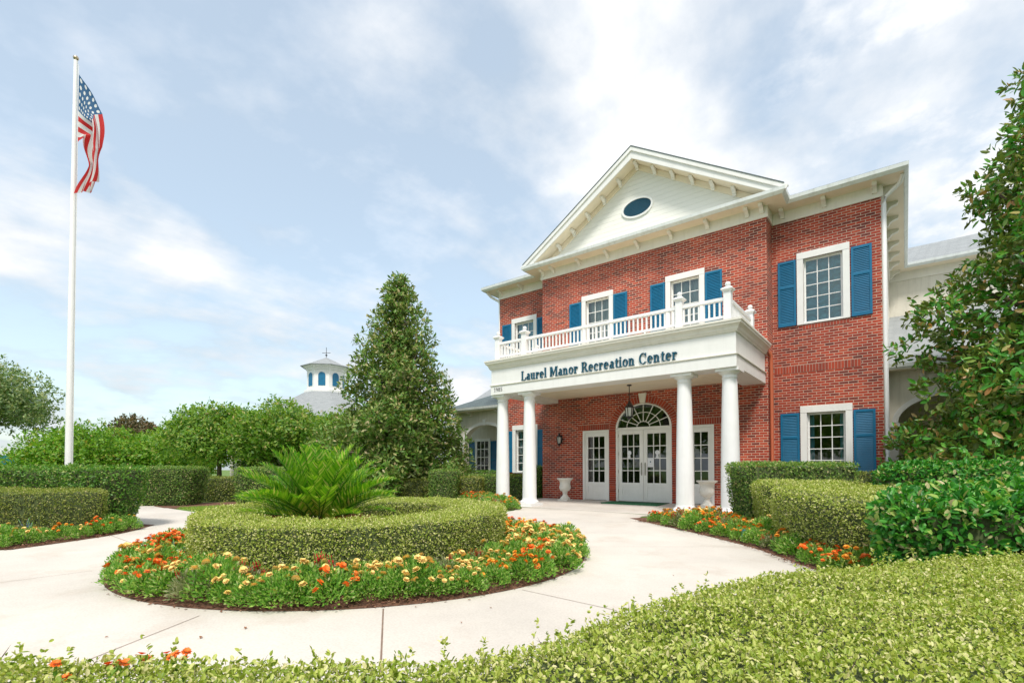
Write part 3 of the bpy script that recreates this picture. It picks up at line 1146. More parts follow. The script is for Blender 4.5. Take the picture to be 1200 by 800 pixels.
# windows ----------------------------------------------------------
def window(k, cols, rows, curtain=None):
    x0, x1, z0, z1, y = wins[k]
    f = MB()
    # casing: jambs, head, sill as butted boards proud of the brick
    f.box(x0, x0 + TR, y - 0.035, y + 0.03, z0, z1 - TH)
    f.box(x1 - TR, x1, y - 0.035, y + 0.03, z0, z1 - TH)
    f.box(x0, x1, y - 0.04, y + 0.03, z1 - TH, z1)
    f.box(x0 + TR, x1 - TR, y - 0.03, y + 0.14, z0 + 0.0, z0 + 0.055)
    # reveal lining
    f.box(x0 + TR - 0.004, x0 + TR + 0.02, y + 0.03, y + 0.14, z0 + 0.055, z1 - TH)
    f.box(x1 - TR - 0.02, x1 - TR + 0.004, y + 0.03, y + 0.14, z0 + 0.055, z1 - TH)
    f.box(x0 + TR, x1 - TR, y + 0.03, y + 0.14, z1 - TH - 0.02, z1 - TH + 0.002)
    fo = f.build('window', M['white'], H_, bevel=0.006)
    gx0, gx1, gz0, gz1 = x0 + TR + 0.02, x1 - TR - 0.02, z0 + 0.055, z1 - TH - 0.02
    s = MB()
    yy = y + 0.085
    b = 0.035
    s.box(gx0, gx0 + b, yy, yy + 0.04, gz0, gz1)
    s.box(gx1 - b, gx1, yy, yy + 0.04, gz0, gz1)
    s.box(gx0 + b, gx1 - b, yy, yy + 0.04, gz0, gz0 + b)
    s.box(gx0 + b, gx1 - b, yy, yy + 0.04, gz1 - b, gz1)
    iw, ih = gx1 - gx0 - 2 * b, gz1 - gz0 - 2 * b
    for i in range(1, cols):
        xx = gx0 + b + iw * i / cols
        s.box(xx - 0.011, xx + 0.011, yy + 0.006, yy + 0.03, gz0 + b, gz1 - b)
    for j in range(1, rows):
        zz = gz0 + b + ih * j / rows
        s.box(gx0 + b, gx1 - b, yy + 0.008, yy + 0.028, zz - 0.011, zz + 0.011)
    s.build('sash', M['white'], fo)
    p = MB()
    p.add([(gx0 + b, yy + 0.02, gz0 + b), (gx1 - b, yy + 0.02, gz0 + b), (gx1 - b, yy + 0.02, gz1 - b), (gx0 + b, yy + 0.02, gz1 - b)], [(0, 1, 2, 3)])
    p.build('pane', M['glass'], fo, fix=False)
    if curtain == 'swag':
        # scalloped festoon blind: three bays of hanging swags
        nx_, nz_ = 60, 110
        V, F = [], []
        for j in range(nz_ + 1):
            for i in range(nx_ + 1):
                u, v = i / nx_, j / nz_
                bay = (u * 3) % 1
                sag = 0.22 * (1 - (2 * bay - 1) ** 2)
                ph = (v * 5 + sag * 1.6) * 2 * math.pi * 1.4
                d = 0.05 * math.sin(ph) + 0.03 * abs(math.sin(bay * math.pi)) + 0.012 * math.sin(ph * 2 + u * 9)
                V.append((gx0 - 0.05 + (gx1 - gx0 + 0.1) * u, y + 0.24 - d, gz0 + (gz1 - gz0) * (1 - v)))
        for j in range(nz_):
            for i in range(nx_):
                a = j * (nx_ + 1) + i
                F.append((a, a + 1, a + nx_ + 2, a + nx_ + 1))
        c = MB()
        c.add(V, F)
        c.build('curtain', M['curtain'], fo, smooth=True, fix=False)
    elif curtain == 'sides':
        c = MB()
        for (a, b2) in ((gx0 - 0.02, gx0 + 0.13), (gx1 - 0.13, gx1 + 0.02)):
            n = 16
            V = []
            for j in (gz0 - 0.05, gz1 + 0.05):
                for i in range(n + 1):
                    V.append((a + (b2 - a) * i / n, y + 0.26 + 0.025 * math.sin(i * 1.9), j))
            c.add(V, [(i, i + 1, i + n + 2, i + n + 1) for i in range(n)])
        c.build('curtain', M['curtain'], fo, smooth=True, fix=False)
    elif curtain == 'sheer':
        n = 40
        V = []
        for j in (gz0 - 0.05, gz1 + 0.05):
            for i in range(n + 1):
                V.append((gx0 - 0.03 + (gx1 - gx0 + 0.06) * i / n, y + 0.26 + 0.03 * math.sin(i * 0.9) + 0.015 * math.sin(i * 2.3), j))
        c = MB()
        c.add(V, [(i, i + 1, i + n + 2, i + n + 1) for i in range(n)])
        c.build('curtain', M['curtain_d'], fo, smooth=True, fix=False)
    return fo


def shutter(x0, x1, z0, z1, y, parent=None):
    s = MB()
    e = 0.055
    s.box(x0, x0 + e, y - 0.045, y - 0.003, z0, z1)
    s.box(x1 - e, x1, y - 0.045, y - 0.003, z0, z1)
    zm = z0 + (z1 - z0) * 0.60
    for (a, b) in ((z0, z0 + 0.09), (zm - 0.035, zm + 0.035), (z1 - 0.07, z1)):
        s.box(x0 + e, x1 - e, y - 0.043, y - 0.003, a, b)
    for (a, b) in ((z0 + 0.09, zm - 0.035), (zm + 0.035, z1 - 0.07)):
        n = max(3, int((b - a) / 0.045))
        h = (b - a) / n
        for i in range(n):
            za = a + i * h
            s.prism_x([(y - 0.036, za), (y - 0.004, za), (y - 0.004, za + h), (y - 0.014, za + h)], x0 + e, x1 - e)
    return s.build('shutter', M['shutter'], H_)


window('w1', 3, 6, 'sheer')
window('w2', 3, 6, 'sheer')
window('uwR', 3, 5, 'swag')
window('lwR', 3, 5, 'sides')
window('uwL', 3, 5, 'swag')
window('lwL', 3, 5, 'sides')
for (a, b, z0, z1, y) in [(-9.53, -9.05, 4.72, 7.05, BY), (-7.78, -7.28, 4.72, 7.05, BY), (-6.46, -5.98, 4.72, 7.05, BY), (-4.72, -4.23, 4.72, 7.05, BY),
                          (-2.86, -2.40, 5.19, 7.08, WY), (-1.09, -0.63, 5.19, 7.07, WY), (-2.83, -2.35, 0.95, 2.68, WY), (-1.08, -0.60, 0.95, 2.68, WY),
                          (-13.26, -12.79, 5.19, 7.1, WY), (-11.48, -11.0, 5.19, 7.1, WY), (-13.2, -12.75, 0.95, 2.64, WY), (-11.45, -10.97, 0.95, 2.64, WY)]:
    shutter(a, b, z0, z1, y)


# doors -------------------------------------------------------------
def glazed_leaf(name, x0, x1, z0, z1, y, cols=3, rows=4, panel=0.62, stile=0.13, mat='white', hinge=None):
    d = MB()
    t = 0.05
    top = 0.14
    d.box(x0, x0 + stile, y, y + t, z0, z1)
    d.box(x1 - stile, x1, y, y + t, z0, z1)
    d.box(x0 + stile, x1 - stile, y, y + t, z1 - top, z1)
    d.box(x0 + stile, x1 - stile, y, y + t, z0 + panel - 0.14, z0 + panel)
    d.box(x0 + stile, x1 - stile, y, y + t, z0, z0 + 0.16)
    d.box(x0 + stile, x1 - stile, y + 0.014, y + t - 0.01, z0 + 0.16, z0 + panel - 0.14)
    gx0, gx1, gz0, gz1 = x0 + stile, x1 - stile, z0 + panel, z1 - top
    for i in range(1, cols):
        xx = gx0 + (gx1 - gx0) * i / cols
        d.box(xx - 0.014, xx + 0.014, y + 0.006, y + 0.04, gz0, gz1)
    for j in range(1, rows):
        zz = gz0 + (gz1 - gz0) * j / rows
        d.box(gx0, gx1, y + 0.008, y + 0.038, zz - 0.014, zz + 0.014)
    o = d.build(name, M[mat], H_, bevel=0.004)
    p = MB()
    p.add([(gx0, y + 0.024, gz0), (gx1, y + 0.024, gz0), (gx1, y + 0.024, gz1), (gx0, y + 0.024, gz1)], [(0, 1, 2, 3)])
    p.build('pane', M['glass'], o, fix=False)
    return o


fr = MB()
fw = 0.065
YD = BY + 0.02
fr.box(DCX - DHW, DCX - DHW + fw, YD - 0.045, YD + 0.12, 0, DSPR)
fr.box(DCX + DHW - fw, DCX + DHW, YD - 0.045, YD + 0.12, 0, DSPR)
fr.box(DCX - DHW + fw, DCX + DHW - fw, YD - 0.04, YD + 0.12, DSPR - 0.06, DSPR + 0.03)
n = 28
o_, i_ = (DHW, DRISE), (DHW - fw, DRISE - fw)
for k in range(n):
    a0, a1 = math.pi * k / n, math.pi * (k + 1) / n
    a0_, a1_ = a0, a1
    fr.prism_y([(DCX + i_[0] * math.cos(a0), DSPR + 0.03 + i_[1] * math.sin(a0)), (DCX + o_[0] * math.cos(a0), DSPR + o_[1] * math.sin(a0)),
                (DCX + o_[0] * math.cos(a1), DSPR + o_[1] * math.sin(a1)), (DCX + i_[0] * math.cos(a1), DSPR + 0.03 + i_[1] * math.sin(a1))], YD - 0.045, YD + 0.12)
dfo = fr.build('door_frame', M['white'], H_)
fan = MB()
fy0, fy1 = YD + 0.0, YD + 0.03


def bar(mb, p, q, w, y0, y1):
    p, q = Vector(p), Vector(q)
    d = (q - p).normalized()
    nn_ = Vector((-d.y, d.x)) * w / 2
    mb.prism_y([tuple(p - nn_), tuple(q - nn_), tuple(q + nn_), tuple(p + nn_)], y0, y1)


fb = DSPR + 0.03
for k in range(1, 8):
    a = math.pi * k / 8
    bar(fan, (DCX + 0.22 * math.cos(a), fb + 0.18 * math.sin(a)), (DCX + i_[0] * math.cos(a), fb + i_[1] * math.sin(a)), 0.022, fy0, fy1)
for (rx_, rz_) in ((0.22, 0.18), (0.58, 0.48)):
    for k in range(20):
        a0, a1 = math.pi * k / 20, math.pi * (k + 1) / 20
        bar(fan, (DCX + rx_ * math.cos(a0), fb + rz_ * math.sin(a0)), (DCX + rx_ * math.cos(a1), fb + rz_ * math.sin(a1)), 0.02, fy0 - 0.003, fy1 - 0.003)
fano = fan.build('fanlight', M['white'], H_)
pg = MB()
pg.sheet([[(DCX - i_[0] + 0.0, fb), (DCX + i_[0], fb)] + [(DCX + i_[0] * math.cos(math.pi * k / 24), fb + i_[1] * math.sin(math.pi * k / 24)) for k in range(1, 24)]], lambda a, b: (a, YD + 0.016, b))
pg.build('pane', M['glass'], fano, fix=False)
dx0, dx1 = DCX - DHW + fw, DCX + DHW - fw
for (a, b, s) in ((dx0, DCX - 0.004, 1), (DCX + 0.004, dx1, -1)):
    d = glazed_leaf('door', a, b, 0.012, DSPR - 0.062, YD)
    h = MB()
    hx = (b - 0.06) if s > 0 else (a + 0.06)
    h.tube([(hx, YD - 0.002, 0.92), (hx, YD - 0.05, 0.94), (hx, YD - 0.05, 1.24), (hx, YD - 0.002, 1.26)], 0.011, 8)
    h.box(hx - 0.025, hx + 0.025, YD - 0.006, YD - 0.001, 0.88, 1.3)
    h.build('handle', M['steel'], d)
    xx = a if s > 0 else b
    for zz in (0.3, 0.95, 1.55, 2.15):
        hg = MB()
        hg.box(xx - 0.012, xx + 0.012, YD - 0.014, YD - 0.001, zz, zz + 0.11)
        hg.build('hinge', M['steel'], d)
    # notices stuck on the glass: round badge with a wider foot, one sheet of paper
    nt_ = MB()
    cxn = a + (b - a) * (0.45 if s > 0 else 0.53)
    nt_.prism_y([(cxn + 0.075 * math.cos(2 * math.pi * k / 18), 1.62 + 0.075 * math.sin(2 * math.pi * k / 18)) for k in range(18)], YD - 0.0005, YD + 0.003)
    nt_.prism_y([(cxn - 0.05, 1.44), (cxn + 0.05, 1.44), (cxn + 0.035, 1.545), (cxn - 0.035, 1.545)], YD - 0.0005, YD + 0.003)
    nt_.build('badge_sticker', M['paper'], d)
    if s < 0:
        pp = MB()
        pp.box(a + 0.14, a + 0.36, YD - 0.0015, YD + 0.002, 1.15, 1.45)
        pp.mat(1).box(a + 0.22, a + 0.26, YD - 0.003, YD - 0.0015, 1.30, 1.34)
        pp.build('paper_notice', [M['paper'], M['letter']], d)
for (x0, x1) in ((-9.0, -7.98), (-5.52, -4.50)):
    f = MB()
    w = 0.075
    f.box(x0, x0 + w, YD - 0.045, YD + 0.1, 0, 2.43)
    f.box(x1 - w, x1, YD - 0.045, YD + 0.1, 0, 2.43)
    f.box(x0 + w, x1 - w, YD - 0.045, YD + 0.1, 2.43 - w, 2.43)
    f.build('sidelight_frame', M['white'], H_)
    glazed_leaf('sidelight', x0 + w + 0.001, x1 - w - 0.001, 0.012, 2.43 - w - 0.002, YD, stile=0.11)

# cornice, soffit and gutter of the main roof -----------------------
epath = [(WX0, 24.0), (WX0, WY), (BX0, WY), (BX0, BY), (BX1, BY), (BX1, WY), (WX1, WY), (WX1, 24.0), (9.5, 24.0)][::1]
# outward is right of travel when going from the left rear around the front
sweep(epath, [(0.002, ZT - 0.02), (0.045, ZT - 0.02), (0.045, ZT + 0.3), (0.002, ZT + 0.3)]).build('frieze', M['cream'], H_)
OV = 0.5
sweep(epath, [(0.0, ZT + 0.30), (0.0, ZT + 0.33), (OV, ZT + 0.33), (OV, ZT + 0.30)]).build('soffit', M['soffit'], H_)
sweep(epath, [(OV - 0.06, ZT + 0.335), (OV - 0.02, ZT + 0.29), (OV + 0.0, ZT + 0.29), (OV + 0.07, ZT + 0.36), (OV + 0.08, ZT + 0.45), (OV + 0.05, ZT + 0.45), (OV + 0.0, ZT + 0.40), (OV - 0.06, ZT + 0.40)]).build('gutter', M['gutter'], H_)


def bracket_front(x, y, z, w=0.105):
    b = MB()
    pr = [(y, z), (y, z - 0.21), (y - 0.05, z - 0.21), (y - 0.075, z - 0.145), (y - 0.14, z - 0.10), (y - 0.26, z - 0.075), (y - 0.29, z - 0.035), (y - 0.29, z)]
    b.prism_x(pr, x - w / 2, x + w / 2)
    return b.build('bracket', M['cream'], H_)


for i in range(7):
    bracket_front(-10.2 + i * 1.115, BY - 0.046, ZT + 0.30)
for x in (BX0 + 0.10, BX1 - 0.10):
    bracket_front(x, BY - 0.046, ZT + 0.30)
for x in (-2.72, -1.69, -0.55, -11.1, -12.2, -13.3):
    bracket_front(x, WY - 0.046, ZT + 0.30)
for i in range(8):       # along the side eave
    y = 16.45 + i * 1.03
    b = MB()
    z = ZT + 0.30
    x = WX1 + 0.046
    b.prism_y([(x, z), (x, z - 0.26), (x + 0.06, z - 0.26), (x + 0.09, z - 0.18), (x + 0.16, z - 0.12), (x + 0.28, z - 0.09), (x + 0.30, z - 0.04), (x + 0.30, z)], y - 0.065, y + 0.065)
    b.build('bracket', M['cream'], H_)

# main hip roof (low pitch, hardly seen from below)
rf = MB()
ex0, ex1, ey0, ey1, ez = WX0 - OV - 0.03, WX1 + OV + 0.03, WY - OV - 0.03, 24.6, ZT + 0.455
rr = 3.6
rf.add([(ex0, ey0, ez), (ex1, ey0, ez), (ex1, ey1, ez), (ex0, ey1, ez), (ex0 + 4.4, (ey0 + ey1) / 2, ez + 1.75), (ex1 - 4.4, (ey0 + ey1) / 2, ez + 1.75)],
       [(0, 1, 5, 4), (1, 2, 5), (2, 3, 4, 5), (3, 0, 4)])
rf.add([(ex0, ey0, ez), (ex1, ey0, ez), (ex1, ey0, ez + 0.025), (ex0, ey0, ez + 0.025)], [(0, 1, 2, 3)])
rf.build('roof', M['shingle_d'], H_, fix=False)

# gable ---------------------------------------------------------------
GX, GHW, GZ0, GS = -6.87, 4.50, ZT + 0.42, 0.632
YF = BY - 0.5
apex = GZ0 + GHW * GS


def zg(x):
    return GZ0 + (GHW - abs(x - GX)) * GS


tm = MB()
tm.sheet([[(GX - GHW + 0.5, GZ0 - 0.1), (GX + GHW - 0.5, GZ0 - 0.1), (GX, apex - 0.4)]], lambda a, b: (a, BY - 0.01, b))
tm.build('gable_wall', M['siding'], H_, fix=False)
# sloping pent shelf between gutter and tympanum
ps = MB()
ps.add([(GX - GHW + 0.25, YF - 0.03, ZT + 0.45), (GX + GHW - 0.25, YF - 0.03, ZT + 0.45), (GX + GHW - 0.4, BY - 0.012, ZT + 0.56), (GX - GHW + 0.4, BY - 0.012, ZT + 0.56)], [(0, 1, 2, 3)])
ps.build('pent_shelf', M['gutter'], H_, fix=False)
rk = MB()
TH_ = 0.34
for s in (-1, 1):
    e = (GX + s * GHW, GZ0)
    a = (GX, apex)
    rk.prism_y([e, a, (GX, apex - TH_), (GX + s * (GHW - 0.42), GZ0 + 0.42 * GS - TH_ + 0.06)], YF - 0.02, YF + 0.02)
    rk.prism_y([(e[0], e[1] + 0.03), (a[0], a[1] + 0.03), (GX, apex - 0.10), (GX + s * (GHW - 0.05), GZ0 - 0.07)], YF - 0.06, YF - 0.021)
rk.build('rake_board', M['white'], H_)
rs = MB()
for s in (-1, 1):
    e = (GX + s * (GHW - 0.35), zg(GX + s * (GHW - 0.35)) - 0.30)
    a = (GX, apex - 0.30)
    rs.prism_y([e, a, (GX, apex - 0.27), (GX + s * (GHW - 0.35), e[1] + 0.03)], YF + 0.021, BY - 0.011)
    rs.prism_y([(e[0], e[1] - 0.01), (GX, apex - 0.31), (GX, apex - 0.50), (e[0] - s * 0.32, e[1] + 0.001)], BY - 0.045, BY - 0.012)
rs.build('rake_soffit', M['soffit'], H_)
xs = [GX + i * 0.605 for i in range(-5, 6)]
for x in xs:
    z = zg(x) - 0.305
    sgn = 0 if abs(x - GX) < 0.1 else (1 if x < GX else -1)
    b = MB()
    y = BY - 0.046
    pr = [(y, z - 0.02), (y, z - 0.21), (y - 0.05, z - 0.21), (y - 0.075, z - 0.145), (y - 0.14, z - 0.10), (y - 0.26, z - 0.075), (y - 0.29, z - 0.035), (y - 0.29, z - 0.02)]
    b.prism_x(pr, x - 0.05, x + 0.05)
    b.build('bracket', M['cream'], H_)
gr = MB()
for s in (-1, 1):
    e = (GX + s * (GHW - 0.1), GZ0 + 0.032 + 0.1 * GS)
    gr.prism_y([e, (GX, apex + 0.032), (GX, apex + 0.06), (e[0], e[1] + 0.028)], YF - 0.075, 20.2)
gr.build('gable_roof', M['shingle_d'], H_)
ov = MB()
OC = (-6.9, 9.77)
pts = [(OC[0] + 0.555 * math.cos(2 * math.pi * k / 40), OC[1] + 0.335 * math.sin(2 * math.pi * k / 40)) for k in range(40)]
pin = [(OC[0] + 0.49 * math.cos(2 * math.pi * k / 40), OC[1] + 0.275 * math.sin(2 * math.pi * k / 40)) for k in range(40)]
for k in range(40):
    ov.prism_y([pts[k], pts[(k + 1) % 40], pin[(k + 1) % 40], pin[k]], BY - 0.05, BY - 0.012)
ovo = ov.build('oval_vent', M['white'], H_)
ol = MB()
ol.sheet([pin], lambda a, b: (a, BY - 0.022, b))
for j in range(-5, 6):
    zz = OC[1] + j * 0.048
    hw = 0.49 * math.sqrt(max(0, 1 - ((zz - OC[1]) / 0.275) ** 2)) - 0.01
    if hw > 0.03:
        ol.prism_x([(BY - 0.036, zz - 0.012), (BY - 0.024, zz - 0.002), (BY - 0.024, zz + 0.02)], OC[0] - hw, OC[0] + hw)
ol.build('louvre', M['oval'], ovo)

# downspouts ----------------------------------------------------------
ds = MB()
x = BX1 + 0.06
ds.tube([(x - 0.02, BY + 0.03, 4.40), (x + 0.005, BY + 0.06, 4.30), (x + 0.01, BY + 0.1, 4.15), (x + 0.01, BY + 0.1, 0.3), (x + 0.05, BY + 0.02, 0.12)], 0.05, 10)
ds.build('downspout', M['spout'], H_, smooth=True)
ds = MB()
ds.tube([(WX1 + 0.46, WY - 0.3, ZT + 0.30), (WX1 + 0.40, WY - 0.1, ZT + 0.18), (WX1 + 0.10, WY + 0.06, ZT - 0.02), (WX1 + 0.06, WY + 0.07, ZT - 0.2), (WX1 + 0.06, WY + 0.07, 0.05)], 0.05, 10)
ds.build('downspout', M['vinyl'], H_, smooth=True)
ds = MB()
ds.tube([(WX0 - 0.46, WY - 0.3, ZT + 0.30), (WX0 - 0.40, WY - 0.1, ZT + 0.16), (WX0 - 0.10, WY + 0.06, ZT - 0.05), (WX0 - 0.06, WY + 0.07, ZT - 0.2), (WX0 - 0.06, WY + 0.07, 0.05)], 0.05, 10)
ds.build('downspout', M['vinyl'], H_, smooth=True)

# portico ----------------------------------------------------------------
PX0, PX1, PY = -10.66, -3.08, 12.4
ent = MB()
bt = 0.62
for (z0, z1, d) in ((3.50, 3.795, 0.0), (3.795, 4.33, 0.012)):
    y0 = PY + d
    ent.box(PX0 + d, PX1 - d, y0, PY + bt, z0, z1)
    ent.box(PX0 + d, PX0 + bt, PY + bt, BY - 0.002, z0, z1)
    ent.box(PX1 - bt, PX1 - d, PY + bt, BY - 0.002, z0, z1)
ent.build('entablature', M['white'], H_, bevel=0.004)
ppath = [(PX0, BY - 0.01), (PX0, PY), (PX1, PY), (PX1, BY - 0.01)]
sweep(ppath, [(-0.03, 3.78), (0.022, 3.78), (0.03, 3.795), (0.03, 3.81), (-0.03, 3.81)]).build('fillet', M['cream'], H_)
sweep(ppath, [(-0.3, 4.32), (0.02, 4.32), (0.03, 4.35), (0.05, 4.375), (0.065, 4.43), (0.10, 4.475), (0.135, 4.495), (0.14, 4.54), (0.16, 4.555), (0.16, 4.605), (-0.3, 4.645)]).build('cornice', M['cream'], H_)
pc = MB()
pc.box(PX0 + bt, PX1 - bt, PY + bt, BY - 0.002, 3.64, 3.68)
pc.box(PX0 + 0.2, PX1 - 0.2, PY + 0.2, BY - 0.003, 4.55, 4.64)
pc.build('portico_ceiling', M['soffit'], H_)
pj = MB()
for k in range(1, 9):
    yy = PY + bt + k * 0.24
    pj.box(PX0 + bt + 0.01, PX1 - bt - 0.01, yy, yy + 0.008, 3.634, 3.6395)
pj.build('ceiling_batten', M['cream'], H_)
CY = PY + 0.33
for cx in (-10.42, -9.33, -4.42, -3.32):
    gz = G + 0.012 if cx > -12 else G
    c = MB()
    c.box(cx - 0.30, cx + 0.30, CY - 0.30, CY + 0.30, gz - 0.05, gz + 0.09)
    prof = [(0.29, gz + 0.09), (0.295, gz + 0.13), (0.27, gz + 0.17), (0.235, gz + 0.19), (0.235, gz + 0.21), (0.222, gz + 0.24)]
    H0, H1 = gz + 0.24, 3.27
    for k in range(9):
        t = k / 8
        prof.append((0.222 - 0.052 * t ** 1.6, H0 + (H1 - H0) * t))
    prof += [(0.185, 3.275), (0.19, 3.29), (0.172, 3.30), (0.172, 3.36), (0.20, 3.375), (0.235, 3.405), (0.245, 3.43)]
    c.lathe(cx, CY, prof, 36)
    c.box(cx - 0.265, cx + 0.265, CY - 0.265, CY + 0.265, 3.43, 3.498)
    c.build('column', M['vinyl'], H_, smooth=True)

# balustrade
DK = 4.65
rail = MB()
RY = PY + 0.16
RX0, RX1 = PX0 + 0.16, PX1 - 0.16
RYB = 14.75
RT = 5.22
posts = [(-10.47, RY), (-9.39, RY), (-4.47, RY), (-3.30, RY), (RX1 - 0.03, RYB), (RX0 + 0.03, RYB)]
for (a, b) in zip([posts[0], posts[1], posts[2]], [posts[1], posts[2], posts[3]]):
    rail.box(a[0] + 0.085, b[0] - 0.085, RY - 0.045, RY + 0.045, RT - 0.08, RT)
    rail.box(a[0] + 0.085, b[0] - 0.085, RY - 0.03, RY + 0.03, DK + 0.07, DK + 0.13)
for i, xx in ((4, posts[3][0]), (5, posts[0][0])):
    rail.box(xx - 0.045, xx + 0.045, RY + 0.085, RYB - 0.085, RT - 0.08, RT)
    rail.box(xx - 0.03, xx + 0.03, RY + 0.085, RYB - 0.085, DK + 0.07, DK + 0.13)
for xx in (-8.4, -7.4, -6.4, -5.4):
    rail.lathe(xx, RY, [(0.03, DK), (0.035, DK + 0.03), (0.02, DK + 0.07)], 10)
ro_ = rail.build('balustrade', M['vinyl'], H_, bevel=0.008)
bs = 0.019


def baluster(x, y):
    b_ = MB()
    b_.box(x - bs, x + bs, y - bs, y + bs, DK + 0.13, RT - 0.08)
    b_.build('baluster', M['vinyl'], ro_)


x = posts[0][0] + 0.16
while x < posts[3][0] - 0.1:
    if min(abs(x - p[0]) for p in posts[:4]) > 0.1:
        baluster(x, RY)
    x += 0.124
for xx in (posts[3][0], posts[0][0]):
    y = RY + 0.17
    while y < RYB - 0.1:
        baluster(xx, y)
        y += 0.124
for (x, y) in [posts[0], posts[1], posts[2], posts[3], (posts[3][0], RYB), (posts[0][0], RYB)]:
    p = MB()
    hw = 0.085
    p.box(x - hw, x + hw, y - hw, y + hw, DK - 0.01, DK + 0.68)
    p.lathe(x, y, [(hw * 1.414, DK + 0.68), (0.155, DK + 0.70), (0.19, DK + 0.73), (0.19, DK + 0.755), (0.10, DK + 0.80), (0.03, DK + 0.805)], 4)
    p.lathe(x, y, [(0.03, DK + 0.80), (0.03, DK + 0.815)] + [(0.064 * math.sin(math.pi * k / 10) + 0.001, DK + 0.872 - 0.064 * math.cos(math.pi * k / 10)) for k in range(1, 11)], 16)
    p.build('newel_post', M['vinyl'], ro_, bevel=0.005)


# lettering ------------------------------------------------------------
# glyphs as thick and thin strokes with serifs, in em units (cap height 1, x height .68)
TK, TN, SF = 0.17, 0.075, 0.055


def glyph(ch):
    """returns list of polygons (each list of points) and advance"""
    out_ = []

    def rc(x0, y0, x1, y1):
        out_.append([(x0, y0), (x1, y0), (x1, y1), (x0, y1)])

    def ring(cx, cy, rx, ry, a0, a1, tv=TK, th=TN, seg=14):
        # modulated stroke: tv thick at the sides, th thin at top and bottom
        for k in range(seg):
            qs = []
            for a in (R(a0 + (a1 - a0) * k / seg), R(a0 + (a1 - a0) * (k + 1) / seg)):
                c, s = math.cos(a), math.sin(a)
                qs.append(((cx + rx * c, cy + ry * s), (cx + (rx - tv) * c, cy + (ry - th) * s)))
            out_.append([qs[0][0], qs[1][0], qs[1][1], qs[0][1]])

    def stem(x, y0, y1, s0=True, s1=True, left=True, right=True):
        rc(x, y0, x + TK, y1)
        a, b = (0.085 if left else 0), (0.085 if right else 0)
        if s0:
            rc(x - a, y0, x + TK + b, y0 + SF)
        if s1:
            rc(x - a, y1 - SF, x + TK + (b if s1 == 2 else 0), y1)
    xh = 0.68
    if ch == 'L':
        stem(0.09, 0, 1, True, 2)
        rc(0.2, 0, 0.66, SF)
        out_.append([(0.60, 0), (0.68, 0), (0.70, 0.28), (0.645, 0.28)])
        return out_, 0.74
    if ch == 'M':
        stem(0.08, 0, 1, True, True)
        stem(0.86, 0, 1, True, 2)
        rc(0.09, 0.0, 0.16, 1.0)
        out_.append([(0.12, 1.0), (0.33, 1.0), (0.58, 0.28), (0.50, 0.06)])
        out_.append([(0.50, 0.06), (0.58, 0.20), (0.90, 1.0), (0.82, 1.0)])
        return out_, 1.15
    if ch == 'R':
        stem(0.09, 0, 1, True, True)
        rc(0.2, 1 - TN, 0.42, 1)
        rc(0.2, 0.46, 0.42, 0.46 + TN)
        ring(0.40, 0.73, 0.30, 0.27, -90, 90)
        out_.append([(0.38, 0.48), (0.55, 0.48), (0.84, 0.0), (0.64, 0.0)])
        rc(0.62, 0, 0.88, SF)
        return out_, 0.88
    if ch == 'C':
        ring(0.46, 0.5, 0.44, 0.52, 40, 320, seg=22)
        rc(0.74, 0.62, 0.80, 1.0)
        return out_, 0.88
    if ch == 'a':
        stem(0.36, 0, 0.50, True, False, left=False)
        ring(0.33, 0.47, 0.20, 0.22, 0, 165)
        ring(0.25, 0.20, 0.22, 0.21, 60, 330)
        return out_, 0.64
    if ch == 'u':
        stem(0.07, 0.16, xh, False, True)
        ring(0.27, 0.18, 0.20, 0.19, 180, 330)
        stem(0.42, 0, xh, True, True, left=True)
        return out_, 0.72
    if ch == 'r':
        stem(0.08, 0, xh, True, True)
        ring(0.36, 0.45, 0.18, 0.23, 55, 170)
        ring(0.45, 0.56, 0.08, 0.09, 0, 360, 0.08, 0.09, 10)
        return out_, 0.56
    if ch == 'e':
        ring(0.31, 0.34, 0.29, 0.36, 0, 310, seg=18)
        rc(0.10, 0.34, 0.60, 0.34 + TN)
        return out_, 0.65
    if ch == 'l':
        stem(0.07, 0, 1.02, True, True)
        return out_, 0.36
    if ch == 'n':
        stem(0.07, 0, xh, True, True)
        ring(0.34, 0.44, 0.25, 0.25, 0, 165)
        stem(0.42, 0, 0.46, True, False)
        return out_, 0.74
    if ch == 'o':
        ring(0.33, 0.34, 0.31, 0.36, 0, 360, seg=22)
        return out_, 0.68
    if ch == 'c':
        ring(0.31, 0.34, 0.29, 0.36, 50, 315, seg=18)
        ring(0.46, 0.53, 0.08, 0.09, 0, 360, 0.08, 0.09, 10)
        return out_, 0.60
    if ch == 't':
        rc(0.12, 0.1, 0.12 + TK, 0.86)
        rc(0.0, xh - SF, 0.42, xh)
        ring(0.32, 0.13, 0.20, 0.14, 180, 320)
        return out_, 0.46
    if ch == 'i':
        stem(0.07, 0, xh, True, True)
        ring(0.155, 0.88, 0.105, 0.105, 0, 360, 0.105, 0.105, 12)
        return out_, 0.36
    # figures
    if ch == '1':
        stem(0.2, 0, 1, True, False)
        out_.append([(0.2, 1), (0.2, 0.86), (0.05, 0.78), (0.05, 0.84)])
        return out_, 0.55
    if ch == '9':
        ring(0.3, 0.68, 0.27, 0.32, 0, 360, seg=18)
        ring(0.22, 0.55, 0.35, 0.55, -80, 10)
        return out_, 0.64
    if ch == '8':
        ring(0.3, 0.74, 0.24, 0.26, 0, 360, seg=18)
        ring(0.3, 0.26, 0.28, 0.28, 0, 360, seg=18)
        return out_, 0.64
    if ch == '5':
        rc(0.1, 0.9, 0.52, 1)
        rc(0.1, 0.5, 0.19, 1)
        ring(0.27, 0.3, 0.27, 0.31, -150, 130)
        return out_, 0.62
